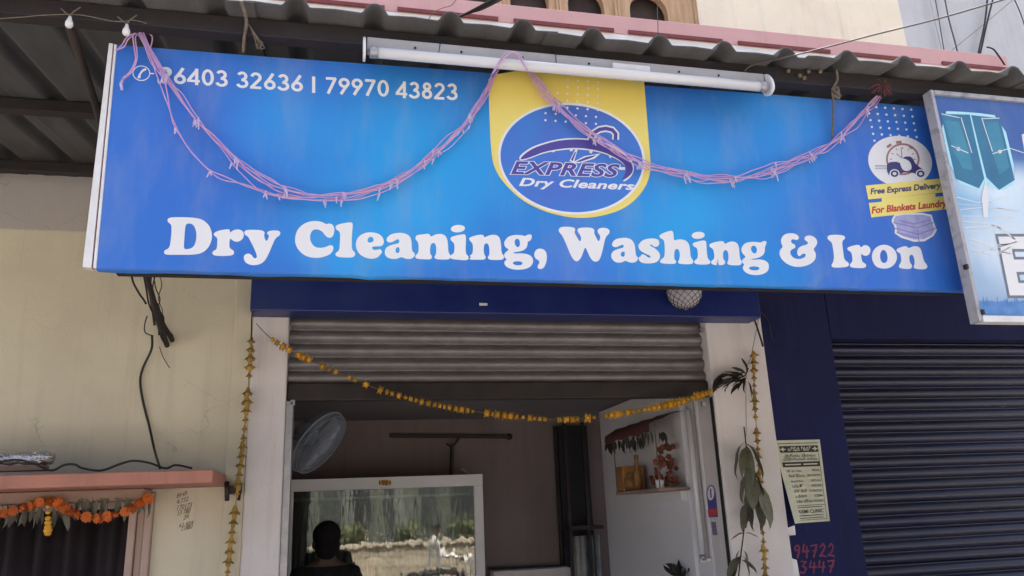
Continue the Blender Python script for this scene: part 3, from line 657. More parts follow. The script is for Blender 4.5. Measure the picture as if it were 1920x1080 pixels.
o = emit(parts, 'lettering', M['white_print'], sign, L1); o['label'] = 'fat white serif lettering Dry Cleaning, Washing & Iron'
# telephone numbers
def sline(x): return 152+(x-300)*.0517           # baseline of the phone line
def arc(cx, cy, rx, ry, a0, a1, n=14): return [(cx+rx*math.cos(R(a0+(a1-a0)*k/n)), cy+ry*math.sin(R(a0+(a1-a0)*k/n))) for k in range(n+1)]
SWD = .082
def ringl(cx, cy, rx, ry): return [ellpoly(cx, cy, rx+SWD, ry+SWD, 0, 28), ellpoly(cx, cy, rx-SWD, ry-SWD, 0, 28)]
DIG = {'0': [ringl(.3, .5, .225, .42)], '6': [ringl(.3, .30, .22, .22), [stroke([(.47, .99), (.30, .68), (.09, .36)], SWD)]], '9': [ringl(.3, .70, .22, .22), [stroke([(.13, .01), (.30, .32), (.51, .64)], SWD)]],
       '4': [[stroke([(.44, 0), (.44, 1.0)], SWD)], [stroke([(.47, .93), (.22, .56), (.03, .27)], SWD)], [stroke([(-.04, .24), (.60, .24)], SWD*.9)]],
       '3': [[stroke(arc(.28, .72, .19, .20, 160, -80), SWD)], [stroke(arc(.28, .28, .24, .21, 100, -165), SWD)]],
       '2': [[stroke(arc(.29, .70, .21, .22, 170, -35)+[(.06, .08)], SWD)], [stroke([(-.01, .075), (.56, .075)], SWD*.95)]],
       '7': [[stroke([(.02, .92), (.56, .92)], SWD)], [stroke([(.53, .95), (.34, .5), (.13, 0)], SWD)]], '8': [ringl(.3, .75, .155, .165), ringl(.3, .29, .205, .21)], 'I': [[stroke([(.3, 0), (.3, 1)], SWD)]]}
def digits(tx, x0, y0, x1, y1, h):
    out = []; n_ = len(tx)
    for k, c in enumerate(tx):
        cw_ = (x1-x0)/n_; bx = x0+cw_*(k+.06); by = y0+(y1-y0)*(k+.5)/n_
        for q, loops in enumerate(DIG[c]):
            lp = [[(bx+u/.6*cw_*.86, by-v*h+(u-.3)*cw_*.09) for u, v in l] for l in loops]; out.append((q, filled(lp)))
    return out
ph = []; ph2 = []
for tx, xa_, ya_, xb_, yb_ in (('96403', 298, 155, 429, 162), ('32636', 442, 163, 570, 171), ('79970', 609, 174, 731, 181), ('43823', 742, 182.5, 860, 188)):
    for q, g_ in digits(tx, xa_, ya_, xb_, yb_, 31): (ph, ph2, ph2)[q].append(g_) if q < 2 else ph.append(g_)
ph.append(filled([[(585, 142), (591, 142.3), (591, 173), (585, 172.7)]]))
emit(ph2, 'phone_strokes', M['white_print'], sign, L1-.0002)['kind'] = 'stuff'
ph.append(filled([ellpoly(265, 137, 16.5, 14.5), ellpoly(265, 137, 14.8, 12.8)]))
ph.append(filled([chaikin([(273,127),(266,130),(260,139),(257,147),(264,146),(263,142),(266,136),(270,133),(275,131)], 1)]))
ph.append(filled([[(281,136),(289,136.6),(289,138.8),(281,138.2)]]))
o = emit(ph, 'phone_lettering', M['white_print'], sign, L1); o['label'] = 'white telephone numbers 96403 32636 | 79970 43823 with a handset mark'
# emblem
KE = lambda p: (900+p[0]/3.7235, 130+p[1]/3.7241)
badge = [(58,-10),(62,200),(70,420),(80,590),(100,690),(165,795),(290,915),(430,985),(560,1022),(690,1040),(830,1028),(980,985),(1090,910),(1165,810),(1195,710),(1192,620),(1180,470),(1166,300),(1148,60),(1146,20)]
bad = chaikin([KE(p) for p in badge], 2)
emit([filled([bad])], 'badge', M['yellow_print'], sign, L1)
emit([filled([[KE(p) for p in ellpoly(641, 622, 516, 390, .10, 72)]])], 'badge_ring', M['white_print'], sign, L2)
emit([filled([[KE(p) for p in ellpoly(641, 622, 499, 373, .10, 72)]])], 'badge_field', M['ell_print'], sign, L3)
cres = [(278,622),(330,575),(400,537),(550,494),(690,486),(800,498),(900,528),(1000,585),(1060,648),(1074,700),(1050,742),(988,780),(1012,735),(1026,695),(1008,655),(950,613),(850,570),(720,548),(600,548),(450,574),(360,612),(290,632)]
cen = (700, 600)
hook = [(768,505),(778,478),(800,440),(835,418),(880,410),(925,420),(950,448),(948,488)]
ticks = [((392,575),(404,596)),((505,555),(518,575)),((634,545),(640,570)),((785,558),(770,582)),((930,592),(905,612)),((1015,690),(975,690))]
wh = [filled([chaikin([KE(p) for p in stroke([q for q in cres], 13, True)[:len(cres)]], 2)])]
wh = [filled([chaikin([KE((c[0]+(c[0]-700)*.02, c[1]+(-10 if i < 10 else 10))) for i, c in enumerate(cres)], 2)]), filled([[KE(p) for p in stroke(hook, 25)]])]
for a, c in ticks: wh.append(filled([[KE(p) for p in stroke([a, c], 10)]]))
wh += [filled([[KE(p) for p in [(625,640),(668,555),(682,560),(655,650)]]]), filled([[KE(p) for p in [(645,650),(730,605),(845,585),(800,622),(690,655)]]])]
wh.append(text_px('EXPRESS', KE((222, 728)), KE((968, 748)), (1.5, -22.5), .060, .25, 1.06))
wh.append(text_px('Dry Cleaners', KE((277, 812)), KE((1075, 838)), (.6, -14.2), .030, .25, 1.05))
emit(wh, 'logo_outline', M['white_print'], sign, L4)
pu = [filled([chaikin([KE(p) for p in cres], 2)]), filled([[KE(p) for p in stroke(hook, 13)]])]
pu += [filled([[KE(p) for p in [(635,632),(664,575),(672,577),(648,640)]]]), filled([[KE(p) for p in [(668,645),(738,612),(815,596),(785,615),(700,645)]]])]
pu.append(text_px('EXPRESS', KE((222, 728)), KE((968, 748)), (1.5, -22.5), .026, .25, 1.06))
o = emit(pu, 'logo_lettering', M['purple_print'], sign, L5); o['label'] = 'violet EXPRESS lettering under a coat hanger and clock mark'
# dots
dots = []
for j in range(7):
    for i in range(6):
        x = 1016+i*19+j*(-.2)+(3 if j < 5 else 0); y = 146+j*13.2+i*1.3
        if j >= 2 or i > 1: dots.append(filled([ellpoly(x+8, y, 2.2, 2.2, 0, 8)]))
emit([d for d in dots], 'logo_dots', M['white_print'], sign, L4)
dots = []
for j in range(6):
    for i in range(6):
        dots.append(filled([ellpoly(1628+i*16.4+j*2.4, 199+j*12.9+i*1.1, 2.3, 2.3, 0, 8)]))
emit(dots, 'corner_dots', M['white_print'], sign, L1)
# delivery sticker print
KD = lambda p: (1580+p[0]/2.456, 180+p[1]/2.4545)
K3 = lambda p: (1280+p[0]/3, p[1]/3)
emit([filled([[KD(p) for p in ellpoly(266, 300, 149, 117, .14, 48)]])], 'delivery_disc', M['white_print'], sign, L2)
rg = [filled([[KD(p) for p in ellpoly(278, 290, 78, 74, 0, 40)], [KD(p) for p in ellpoly(278, 290, 69, 65, 0, 40)]])]
for a, c in (((247,213),(273,210)),((205,235),(225,222)),((308,230),(325,240))): rg.append(filled([[KD(p) for p in stroke([a, c], 6)]]))
for k in range(12):
    t = k*math.pi/6; rg.append(filled([[KD(p) for p in stroke([(278+60*math.cos(t), 290+56*math.sin(t)), (278+50*math.cos(t), 290+47*math.sin(t))], 2)]]))
rg.append(filled([[KD(p) for p in stroke([(270,235),(275,285)], 2)]])); rg.append(filled([[KD(p) for p in stroke([(248,265),(275,285)], 2)]]))
emit(rg, 'stopwatch_mark', M['rust_print'], sign, L3)
scoot = [(1150,912),(1222,908),(1230,940),(1250,962),(1278,960),(1292,945),(1284,912),(1262,895),(1238,890),(1250,880),(1282,878),(1298,892),(1312,922),(1345,945),(1372,968),(1366,985),(1320,990),(1302,968),(1228,970),(1222,990),(1165,990),(1148,962)]
sm_ = [filled([chaikin([K3(p) for p in scoot], 1)])]
for y in (930, 938, 948): sm_.append(filled([[K3(p) for p in stroke([(1082, y), (1145, y+1)], 1.2)]]))
emit(sm_, 'scooter_mark', M['navy_print'], sign, L4)
emit([filled([[K3(p) for p in ellpoly(c, 976, 29, 25)]]) for c in (1193, 1341)]+[filled([[K3(p) for p in ellpoly(1256, 934, 24, 26)]])], 'scooter_gaps', M['white_print'], sign, L5)
emit([filled([[K3(p) for p in ellpoly(c, 976, 22, 19)], [K3(p) for p in ellpoly(c, 976, 11, 9)]]) for c in (1193, 1341)], 'scooter_wheels', M['navy_print'], sign, L5-.0004)
emit([filled([[KD(p) for p in [(106,412),(452,378),(468,442),(118,476)]]]), filled([[KD(p) for p in [(120,492),(490,457),(500,518),(132,559)]]]), filled([[KD(p) for p in [(180,470),(430,447),(430,464),(180,488)]]])], 'delivery_label', M['lemon_print'], sign, L3)
emit([text_px('Free Express Delivery', KD((130, 452)), KD((452, 422)), (.8, -10.5), .034)], 'delivery_lettering', M['navy_print'], sign, L4)
emit([text_px('For Blankets Laundry', KD((136, 540)), KD((480, 506)), (.8, -12), .038)], 'blanket_lettering', M['red_print'], sign, L4)
emit([filled([chaikin([KD(p) for p in [(222,575),(245,537),(410,537),(420,572),(442,630),(360,680),(240,642),(242,600)]], 1)])], 'blanket_outline', M['white_print'], sign, L1)
emit([filled([chaikin([KD(p) for p in [(232,575),(250,545),(404,545),(412,575),(430,628),(358,668),(250,636),(252,600)]], 1)])], 'blanket_print', M['lav_print'], sign, L2)
emit([filled([[KD(p) for p in stroke(q, 2.2)]]) for q in ([(232,582),(345,606),(422,580)], [(242,608),(350,636),(434,606)], [(346,612),(353,668)], [(262,572),(330,588),(398,570)], [(250,628),(352,654)])], 'blanket_fold', mat('lilac_line_print', (.22, .21, .46), .45), sign, L3)

# ------------------------------------------------------------------ right-hand sign
Y2 = 2.15
s2 = empty('door_shop_sign', at(2000, 590, Y2), 'framed blue and white sign picturing glowing doors, at the right edge', 'sign')
TL = at(1737, 176, Y2); BL = at(1829, 598, Y2); xw = 2.2
x0 = (TL.x+BL.x)/2+.014; z1, z0 = TL.z, BL.z
M['sign2'] = blob_print('door_sign_print', (.05, .12, .36), [
    (x0+.12, z0+.30, .7, .46, (.25, .50, .70), 1.), (x0+.35, z0+.24, .75, .42, (.66, .76, .84), 1.), (x0+.22, z0+.48, .35, .16, (.70, .82, .90), .9), (x0+.05, z0+.42, .20, .10, (.10, .40, .68), .6), (x0+.25, z0+.2, .4, .15, (.70, .78, .84), .8)], s2.location)
MB().slab([(x0, Y2, z0), (x0+xw, Y2, z0), (x0+xw, Y2, z1), (x0, Y2, z1)], (0, .02, 0)).build('panel', M['sign2'], s2)
fr = MB(); fr.box(x0-.008, x0+.006, Y2-.012, Y2+.03, z0-.012, z1+.012); fr.build('frame', M['frame_grey'], s2, bevel=.002)
MB().box(x0+.009, x0+xw, Y2-.012, Y2+.03, z0-.012, z0+.010).build('frame', M['white'], s2, bevel=.002)
MB().box(x0+.009, x0+xw, Y2-.012, Y2+.03, z1-.004, z1+.012).build('frame', M['frame_grey'], s2, bevel=.002)
M['teal'] = mat('teal_door_print', (.035, .19, .31), .4, c2=(.03, .14, .27), scale=8)
M['cyan'] = mat('pale_cyan_print', (.42, .76, .84), .4)
M['bluegrass'] = mat('blue_grass_print', (.07, .19, .46), .4, c2=(.12, .28, .56), scale=20)
M['greyprint'] = mat('grey_outline_print', (.16, .18, .21), .4)
Q1, Q2, Q3, Q4 = Y2-.0005, Y2-.0010, Y2-.0015, Y2-.0020
gl = [(440,68),(590,74),(735,92),(806,392),(722,446),(660,388),(632,440),(508,388)]
emit([filled([chaikin([KD(p) for p in gl], 1)])], 'door_glow', M['cyan'], s2, Q1)
emit([filled([[KD(p) for p in [(452,82),(585,86),(652,380),(628,425),(520,380)]]]), filled([[KD(p) for p in [(592,88),(724,102),(793,386),(721,432),(662,374)]]])], 'door_print', M['teal'], s2, Q2)
emit([filled([[KD(p) for p in q]]) for q in ([(470,112),(535,118),(585,262),(600,345),(552,330),(512,262)], [(655,118),(715,118),(768,330),(722,362),(690,262)])], 'door_panel', mat('light_teal_print', (.055, .26, .37), .4, c2=(.04, .20, .33), scale=9), s2, Q3+.0002)
ln = [[(545,98),(595,262)], [(640,100),(690,255)], [(455,82),(538,100)], [(645,104),(722,102)], [(500,228),(578,262)], [(690,266),(770,240)], [(770,240),(835,262)], [(450,210),(480,222)]]
lnp = [filled([[KD(p) for p in stroke(q, 1.8)]]) for q in ln]+[filled([[KD(p) for p in ellpoly(533, 243, 9, 9, 0, 12)]]), filled([[KD(p) for p in ellpoly(724, 256, 9, 9, 0, 12)]])]
for i in range(11):
    y = 470+i*26+random.uniform(-8, 8); lnp.append(filled([[KD(p) for p in stroke([(525+i*8, y), (620+random.uniform(0, 90), y+random.uniform(-30, 40)), (760+random.uniform(0, 60), y+random.uniform(-60, 60))], random.uniform(.8, 2.6))]]))
emit(lnp, 'light_lines', M['white_print'], s2, Q3)
emit([filled([[KD(p) for p in [(650,560),(640,470),(657,385),(672,470),(668,560)]]])], 'light_flare', M['white_print'], s2, Q4)
gp = [(601,945)]
for i in range(60):
    x = 604+i*8; gp += [(x, 948+random.uniform(-4, 4)), (x+3, 948-random.choice((6, 10, 18, 34))*random.random()-4)]
gp += [(1090,948),(1090,1012),(612,1006)]
emit([filled([[KD(p) for p in gp]])], 'grass_print', M['bluegrass'], s2, Q1)
emit([text_px('E', KD((778, 905)), KD((900, 905)), (-20, -100), .07)], 'lettering', M['greyprint'], s2, Q2)
emit([text_px('E', KD((778, 905)), KD((900, 905)), (-20, -100), .035)], 'lettering', M['white_print'], s2, Q3)
emit([filled([[KD(p) for p in [(824,178),(850,165),(868,300),(846,310)]]])], 'white_print', M['white_print'], s2, Q2)
for px, py in ((1842, 585), (1812, 500)): p = at(px, py, Y2-.013); MB().box(p.x-.005, p.x+.005, Y2-.018, Y2-.003, p.z-.008, p.z+.008).build('clip', M['black'], s2)

# ------------------------------------------------------------------ tube light over the sign
YT = 2.135
ta = at(698, 98, YT); tb = at(1432, 163, YT)
tl = empty('tube_light', ta.lerp(tb, .5), 'unlit fluorescent tube light on a dusty white batten over the blue sign', 'lamp')
ax = (tb-ta).normalized(); up = Vector((0, 0, 1))
def along(t, dz=0, dy=0): return ta.lerp(tb, t)+Vector((0, dy, dz))
MB().tube([along(.012), along(.988)], .0172, 20).build('tube', M['tube'], tl, smooth=True)
MB().bar(along(-.012, .040, .030), along(1.012, .038, .030), .035, .046, (0, 0, 1)).build('batten', M['batten'], tl, bevel=.004)
for t0, t1 in ((-.006, .013), (.987, 1.006)): MB().tube([along(t0), along(t1)], .0185, 20).build('end_cap', M['alu'], tl, smooth=True)
for t, sg in ((-.012, -1), (1.012, 1)):
    c = along(t+.006*sg); d_ = ax*.004
    pl = [(-.026, -.010), (-.014, -.024), (.010, -.024), (.040, -.010), (.062, .012), (.064, .048), (.050, .052), (-.012, .040), (-.026, .012)]
    MB().slab([c-d_+Vector((0, y_, z_)) for z_, y_ in chaikin(pl, 1)], d_*2).build('end_bracket', M['white'], tl, bevel=.0015)
pc = along(.59, .032, .009); pd = along(.69, .0315, .009)
MB().bar(pc, pd, .012, .026, (0, 0, 1)).build('ballast', M['white'], tl, bevel=.003)
for t in (.10, .21, .36, .53, .77, .88): p = along(t, .036, .0095); MB().ell(p, (.004, .003, .004), 8, 6).build('screw', M['black'], tl, smooth=True)
for t in (.155, .44):
    MB().tube([along(t, .09, .03), along(t+.004, .056, .006), along(t-.002, .01, -.019)], .0016, 5).build('tie_wire', M['wire'], tl)

# ------------------------------------------------------------------ fairy lights
fb = MB(); fb.tube([(0, 0, .002), (0, 0, -.011), (0, 0, -.0115), (0, 0, -.02), (0, 0, -.024)], [.0030, .0030, .0022, .0022, .0012], 8)
fbo = fb.build('bulb', M['fairy'], None, smooth=True); FB = fbo.data; bpy.data.objects.remove(fbo)
def swag(name, label, paths, nb, Y):
    c = at(*paths[0][0][len(paths[0][0])//2], Y); root = empty(name, c, label, 'fairy lights', 'mauve fairy light strings looped over the blue sign')
    for pi, (pts, amp, r) in enumerate(paths):
        w3 = resample(spline([at(px, py, Y) for px, py in pts], 10), .012)
        ph1, ph2 = random.uniform(0, 6), random.uniform(0, 6); k1, k2 = random.uniform(9, 14), random.uniform(20, 30)
        out = []; s = 0
        for i, p in enumerate(w3):
            if i: s += (p-w3[i-1]).length
            e = min(1, i/6, (len(w3)-1-i)/6)
            out.append(p+Vector((amp*.5*math.sin(k1*s+ph2)*e, -abs(amp)*.4*math.sin(k1*s+ph1)*e-.006, amp*(.6+.5*math.sin(3.1*s+ph2))*math.sin(k1*s+ph1)*e+amp*.35*math.sin(k2*s+ph2)*e+amp*.18*math.sin(61*s+ph1)*e)))
        MB().tube(out, r, 6).build('strand', M['pinkwire'], root, smooth=True)
        for p in resample(out, nb)[1:-1]:
            d = Euler((random.uniform(-.3, .3), random.uniform(-.4, .4), 0)).to_quaternion()
            inst(FB, 'bulb', root, p, d, (1, 1, random.uniform(.7, 1.1)))
    return root
LP = [(262,62),(285,105),(330,175),(385,245),(470,325),(540,357),(612,369),(690,360),(752,334),(812,289),(862,243),(900,190),(920,150),(938,108)]
def jit(P, d, off=(0, 0)): return [(x+off[0]+random.uniform(-d, d), y+off[1]+random.uniform(-d, d)) for x, y in P]
swag('fairy_light_string', 'mauve fairy light string drooping in a deep swag under the phone numbers',
     [(jit(LP, 3), .009, .0019), (jit(LP, 4, (0, 3)), .009, .0019), (jit(LP, 4, (1, -4)), .011, .0019), (jit(LP, 5, (-1, 2)), .008, .0019), (jit(LP, 7, (2, 0)), .013, .0016), (jit(LP, 6, (0, 5)), .012, .0016),
      ([(262,60),(282,100),(300,150),(318,205),(330,245),(365,295),(412,336),(470,348),(545,374),(625,379),(700,366),(760,338),(815,292),(868,240),(905,192),(925,150),(940,106)], .006, .0019),
      ([(264,60),(290,110),(312,160),(322,215),(345,265),(385,315),(440,340),(520,370),(610,374),(690,362),(752,334),(812,289),(862,243),(905,185),(938,106)], .006, .0019)], .17, YS-.018)
RP = [(985,128),(1030,183),(1092,242),(1160,288),(1222,314),(1290,328),(1362,334),(1432,324),(1502,300),(1562,268),(1610,220),(1640,190),(1668,155)]
swag('fairy_light_string', 'mauve fairy light string looping across the yellow badge to the right',
     [(jit(RP, 3), .009, .0019), (jit(RP, 4, (0, 4)), .009, .0019), (jit(RP, 3, (1, -4)), .009, .0019), (jit(RP, 5), .008, .0019), (jit(RP, 4, (0, 2)), .011, .0019), (jit(RP, 7, (0, -1)), .013, .0016), (jit(RP, 6, (2, 3)), .012, .0016)], .17, YS-.018)
# the tied end at the left and its plug
root = empty('loose_fairy_light_end', at(250, 110, YS-.018), 'loose end of the mauve fairy light wire hanging beside the handset mark', 'fairy lights')
for P in ([(262,60),(250,66),(252,92),(254,112),(244,134),(230,146)], [(264,62),(254,70),(257,98),(256,114),(246,136),(231,148)], [(262,60),(240,68),(228,85),(218,95)], [(264,58),(242,72),(232,88),(217,93)], [(266,58),(285,68),(282,90)]):
    MB().tube(spline([at(x, y, YS-.018) for x, y in P], 8), .0021, 6).build('strand', M['pinkwire'], root, smooth=True)
MB().tube([at(231, 147, YS-.018), at(227, 157, YS-.018), at(229, 169, YS-.018)], [.0045, .0048, .004], 8).build('plug', M['fairy'], root, smooth=True)
p = at(309, 137, YS-.018); MB().tube([p+Vector((.010*math.cos(t), -.003*math.sin(3*t), .010*math.sin(t))) for t in [i*.55 for i in range(14)]], .0032, 6).build('tape_knot', M['white'], root, smooth=True)
# string tied over the tube
root = empty('fairy_light_tie', at(958, 105, YT-.02), 'mauve fairy light wire knotted over the tube batten above the badge', 'fairy lights')
for k in range(4):
    P = [(922,140), (938+k, 112), (948+k*3, 100-k), (965+k*2, 98+k), (976+k, 112), (988, 132)]
    MB().tube(spline([at(x+random.uniform(-2, 2), y+random.uniform(-2, 2), YT-.024-k*.002) for x, y in P], 6), .0021, 6).build('strand', M['pinkwire'], root, smooth=True)

# ------------------------------------------------------------------ hanging bulbs and ropes at the eave
for (px, py, lab) in ((130, 42, 'small white bulb hanging under the eave at the far left'), (237, 57, 'small white bulb hanging beside the knotted fairy lights')):
    c = at(px, py, 2.16); r_ = empty('hanging_bulb', c, lab, 'bulb', 'white bulbs along the eave')
    prof_ = [(-.020, .0), (-.019, .008), (-.012, .0125), (-.002, .0125), (.010, .008), (.016, .006), (.022, .0055)]
    MB().tube([c+Vector((0, 0, z*.85)) for z, _ in prof_], [max(r2*.85, .001) for _, r2 in prof_], 12).build('glass', M['bulb'], r_, smooth=True)
    MB().tube(spline([c+Vector((0, 0, .021)), c+Vector((.006, 0, .035)), c+Vector((.02, .01, .06))], 5), .0022, 6).build('flex', M['jute'], r_)
    MB().tube(spline([c+Vector((0, 0, .021)), c+Vector((-.014, 0, .032)), c+Vector((-.03, .01, .05))], 5), .0018, 6).build('flex', M['jute'], r_)
def wire(name, pts, Y, r, m, label, cat='cable', n=8):
    P = [at(x, y, (Y[i] if isinstance(Y, (list, tuple)) else Y)) for i, (x, y) in enumerate(pts)]
    o = MB().tube(spline(P, n), r, 6).build(name, m, None, smooth=True); return tag(o, label, cat)
wire('eave_cable', [(-40,38),(40,32),(90,28),(150,28),(215,40),(250,38),(275,44)], 2.165, .0016, M['jute'], 'thin brown cord strung along the eave between the two bulbs', 'cord')
r_ = empty('rope_tie', at(462, 50, 2.17), 'frayed jute rope tied from the eave to the left part of the sign', 'rope')
MB().tube(spline([at(452, 2, 2.09), at(462, 38, 2.14), at(458, 70, 2.2), at(456, 98, 2.235)], 6), .005, 7).build('cord', M['jute'], r_, smooth=True)
for k in range(7): MB().tube(spline([at(466, 45, 2.17), at(474+k*2, 62+k*2, 2.18), at(478+k*3, 78+random.uniform(-4, 14), 2.19), at(484+random.uniform(-6, 10), 92+random.uniform(-12, 4), 2.19)], 4), .0013, 5).build('strand', M['jute'], r_)
r_ = empty('rope_tie', at(1562, 190, 2.2), 'jute rope knotted to the eave and hanging over the right part of the sign', 'rope')
MB().tube(spline([at(1568, 130, 2.15), at(1570, 150, 2.17), at(1561, 168, 2.19), at(1563, 200, 2.225), at(1560, 258, 2.235)], 6), .0042, 7).build('cord', M['jute'], r_, smooth=True)
for k in range(8):
    a = random.uniform(0, 6); MB().tube(spline([at(1562, 172, 2.18), at(1568+9*math.cos(a), 172+10*math.sin(a), 2.172), at(1574, 182+random.uniform(-8, 8), 2.17), at(1564, 176, 2.18)], 5), .0026, 5).build('knot', M['jute'], r_)
r_ = empty('maroon_tinsel', at(1655, 165, 2.18), 'small maroon tassel tied at the eave beside the fairy lights', 'tassel')
for k in range(26):
    a = random.uniform(0, 6.28); d = random.uniform(8, 26); MB().tube(spline([at(1655, 160, 2.19), at(1655+d*.6*math.cos(a), 160+d*.5*math.sin(a), 2.18), at(1655+d*math.cos(a), 166+d*.7*math.sin(a), 2.18)], 3), .0008, 4).build('thread', M['maroon'], r_)

# wires overhead
for k in range(5):
    wire('service_cable', [(800+k*9, 62+k*3), (842+k*5, 40-k*2), (880+k*6, 22-k), (935+k*5, -8)], [3.3, 3.2, 3.1, 3.0], .005 if k < 3 else .003, M['wire'] if k != 3 else M['grey_wire'], ['thickest black cable of the bundle crossing the pink slab edge', 'second black cable of the bundle crossing the pink slab edge', 'middle black cable of the bundle crossing the pink slab edge', 'thin grey cable of the bundle crossing the pink slab edge', 'lowest thin black cable of the bundle crossing the slab edge'][k])
wire('thin_wire', [(802,40),(812,24),(830,15),(846,10),(858,-4)], 3.6, .0022, M['jute'], 'thin curly brown wire left of the cable bundle', 'wire')
wire('stay_wire', [(1396,134),(1412,122),(1480,106),(1560,86),(1640,65),(1760,35),(1900,-6)], [2.16, 2.15, 2.1, 2.05, 2.0, 1.9, 1.8], .0028, M['grey_wire'], 'pale grey wire rising from the tube light to the upper right', 'wire')
wire('drop_wire', [(1232,-10),(1233,30),(1234,62)], [3.2, 3.2, 3.2], .002, M['grey_wire'], 'thin upright wire in front of the arched window', 'wire')
CL = ['leftmost', 'second from left', 'third from left', 'thickest black', 'black inner', 'thin slanting', 'right-hand slanting']
for k, (a, c, r0, m) in enumerate((((1742,-10),(1764,82),.014,'grey_bldg'), ((1752,-10),(1768,82),.008,'grey_wire'), ((1770,-10),(1792,84),.011,'grey_wire'), ((1852,-10),(1836,92),.014,'wire'), ((1864,-10),(1840,92),.014,'wire'), ((1905,-5),(1795,86),.004,'grey_wire'), ((1898,-10),(1925,60),.008,'wire'))):
    mid = ((a[0]+c[0])/2+random.uniform(-3, 3), (a[1]+c[1])/2)
    wire('wall_cable', [a, mid, c, (c[0]+(c[0]-a[0])*.3, c[1]+(c[1]-a[1])*.3)], 8.5, r0, M[m], CL[k]+' cable running down the bluish grey building', 'cable')
wire('slab_cable', [(1850,88),(1862,92),(1872,104),(1884,122)], 3.97, .006, M['wire'], 'short black cable bent over the end of the pink slab', 'cable')

# ================================================================== LEFT WALL THINGS
wire('hanging_cable', [(285,630),(284,655),(268,690),(263,715),(268,752),(280,800),(290,845),(300,878)], [4.1, 4.15, 4.185, 4.185, 4.185, 4.185, 4.1, 3.9], .006, M['wire'], 'black cable hanging down the cream wall from the strut to the ledge')
wire('loose_cable', [(246,512),(250,530),(262,552),(268,560),(274,570)], 4.0, .005, M['wire'], 'short black cable curving out left under the sign')
wire('loose_cable', [(288,515),(292,540),(300,562),(294,580),(299,592)], 4.0, .003, M['wire'], 'thin wire dangling right of the strut under the sign')
wire('loose_cable', [(284,512),(281,545),(286,580),(290,610)], 4.0, .006, M['wire'], 'black cable running straight down along the strut')
wire('loose_cable', [(276,592),(271,610),(273,624),(288,630)], 4.12, .003, M['wire'], 'thin wire looped left of the strut foot')
wire('loose_cable', [(299,650),(305,668),(313,682),(318,690)], 4.17, .002, M['wire'], 'thin dark wire end below the strut foot')
for k_, (P_, r0_, lb_) in enumerate((([(277,510),(279,545),(290,590),(302,632),(312,648)], .004, 'thin cable twisted round the strut, nearest the wall foot'), ([(292,512),(286,548),(296,595),(306,640)], .003, 'fine dark wire crossing in front of the strut'), ([(268,510),(274,540),(280,572),(296,606),(298,628)], .0045, 'slack dark cable hanging against the left of the strut'), ([(298,512),(303,535),(297,560),(305,585),(300,612),(310,634)], .0022, 'kinked hair-thin wire right of the strut under the sign'))):
    wire('loose_cable', P_, [3.7, 3.8, 3.95, 4.08, 4.15, 4.18][:len(P_)], r0_, M['wire'], lb_)
wire('ledge_cable', [(-20,872),(25,862),(60,868),(95,882),(120,872),(140,871),(155,878),(190,882),(225,870),(250,864),(280,868),(310,878),(330,872),(360,878)], 3.85, .005, M['wire'], 'dark cable snaking along the top of the pink ledge')
c = at(30, 857, 3.95); b = MB(); pts = [at(-60+i*16, 861-i*.2, 3.95)+Vector((0, 0, .003*math.sin(i*2.3))) for i in range(11)]
pf = b.tube(pts, [.026, .029, .025, .03, .026, .028, .025, .031, .034, .033, .026], 14).build('foil_duct', M['foil'], None, smooth=True)
tag(pf, 'silver foil wrapped duct lying on the pink ledge at the left edge', 'duct')
p = at(30, 874, 3.95); tag(MB().box(p.x-.1, p.x+.12, 3.92, 4.0, at(0, 880, 3.8).z, p.z+.002).build('brick_prop', M['brownplaster'], None, bevel=.004), 'low brown block propping the foil duct on the ledge', 'block')
p = at(335, 873, 3.9); MB().box(p.x-.03, p.x+.03, 3.86, 3.93, p.z-.012, p.z+.008)
# dark bracket on the corner strip
p = at(440, 915, D-.02); r_ = empty('wall_bracket', p, 'small dark bracket tied round the gold flower string at the ledge end', 'bracket')
MB().box(p.x-.04, p.x+.035, D-.05, D-.013, p.z-.03, p.z+.012).build('plate', M['dark_steel'], r_, bevel=.005)
MB().tube([(p.x-.035, D-.055, p.z+.03), (p.x-.03, D-.06, p.z-.02), (p.x-.028, D-.05, p.z-.06)], .012, 7).build('clip', M['dark_steel'], r_, smooth=True)
MB().tube([(p.x+.03, D-.055, p.z+.01), (p.x+.03, D-.06, p.z-.02), (p.x+.025, D-.05, p.z-.06)], .008, 7).build('clip', M['dark_steel'], r_, smooth=True)
# handwriting
hw = []
for i, (tx, x, y, wd, hg) in enumerate((('BHR', 331, 934, 20, 8), ('4,732', 331, 945, 22, 8), ('170173', 332, 957, 28, 9), ('13 780', 333, 967, 24, 9), ('26', 343, 976, 11, 8), ('62,824', 336, 989, 26, 7), ('21882', 339, 996, 22, 7))):
    hw.append(text_px(tx, (x, y), (x+wd, y-6), (.5, -hg), -.004, .2))
r_ = emit(hw, 'wall_handwriting', M['pencil'], None, D-.0015); tag(r_, 'column of pencilled numbers on the cream wall beside the doorway', 'handwriting')
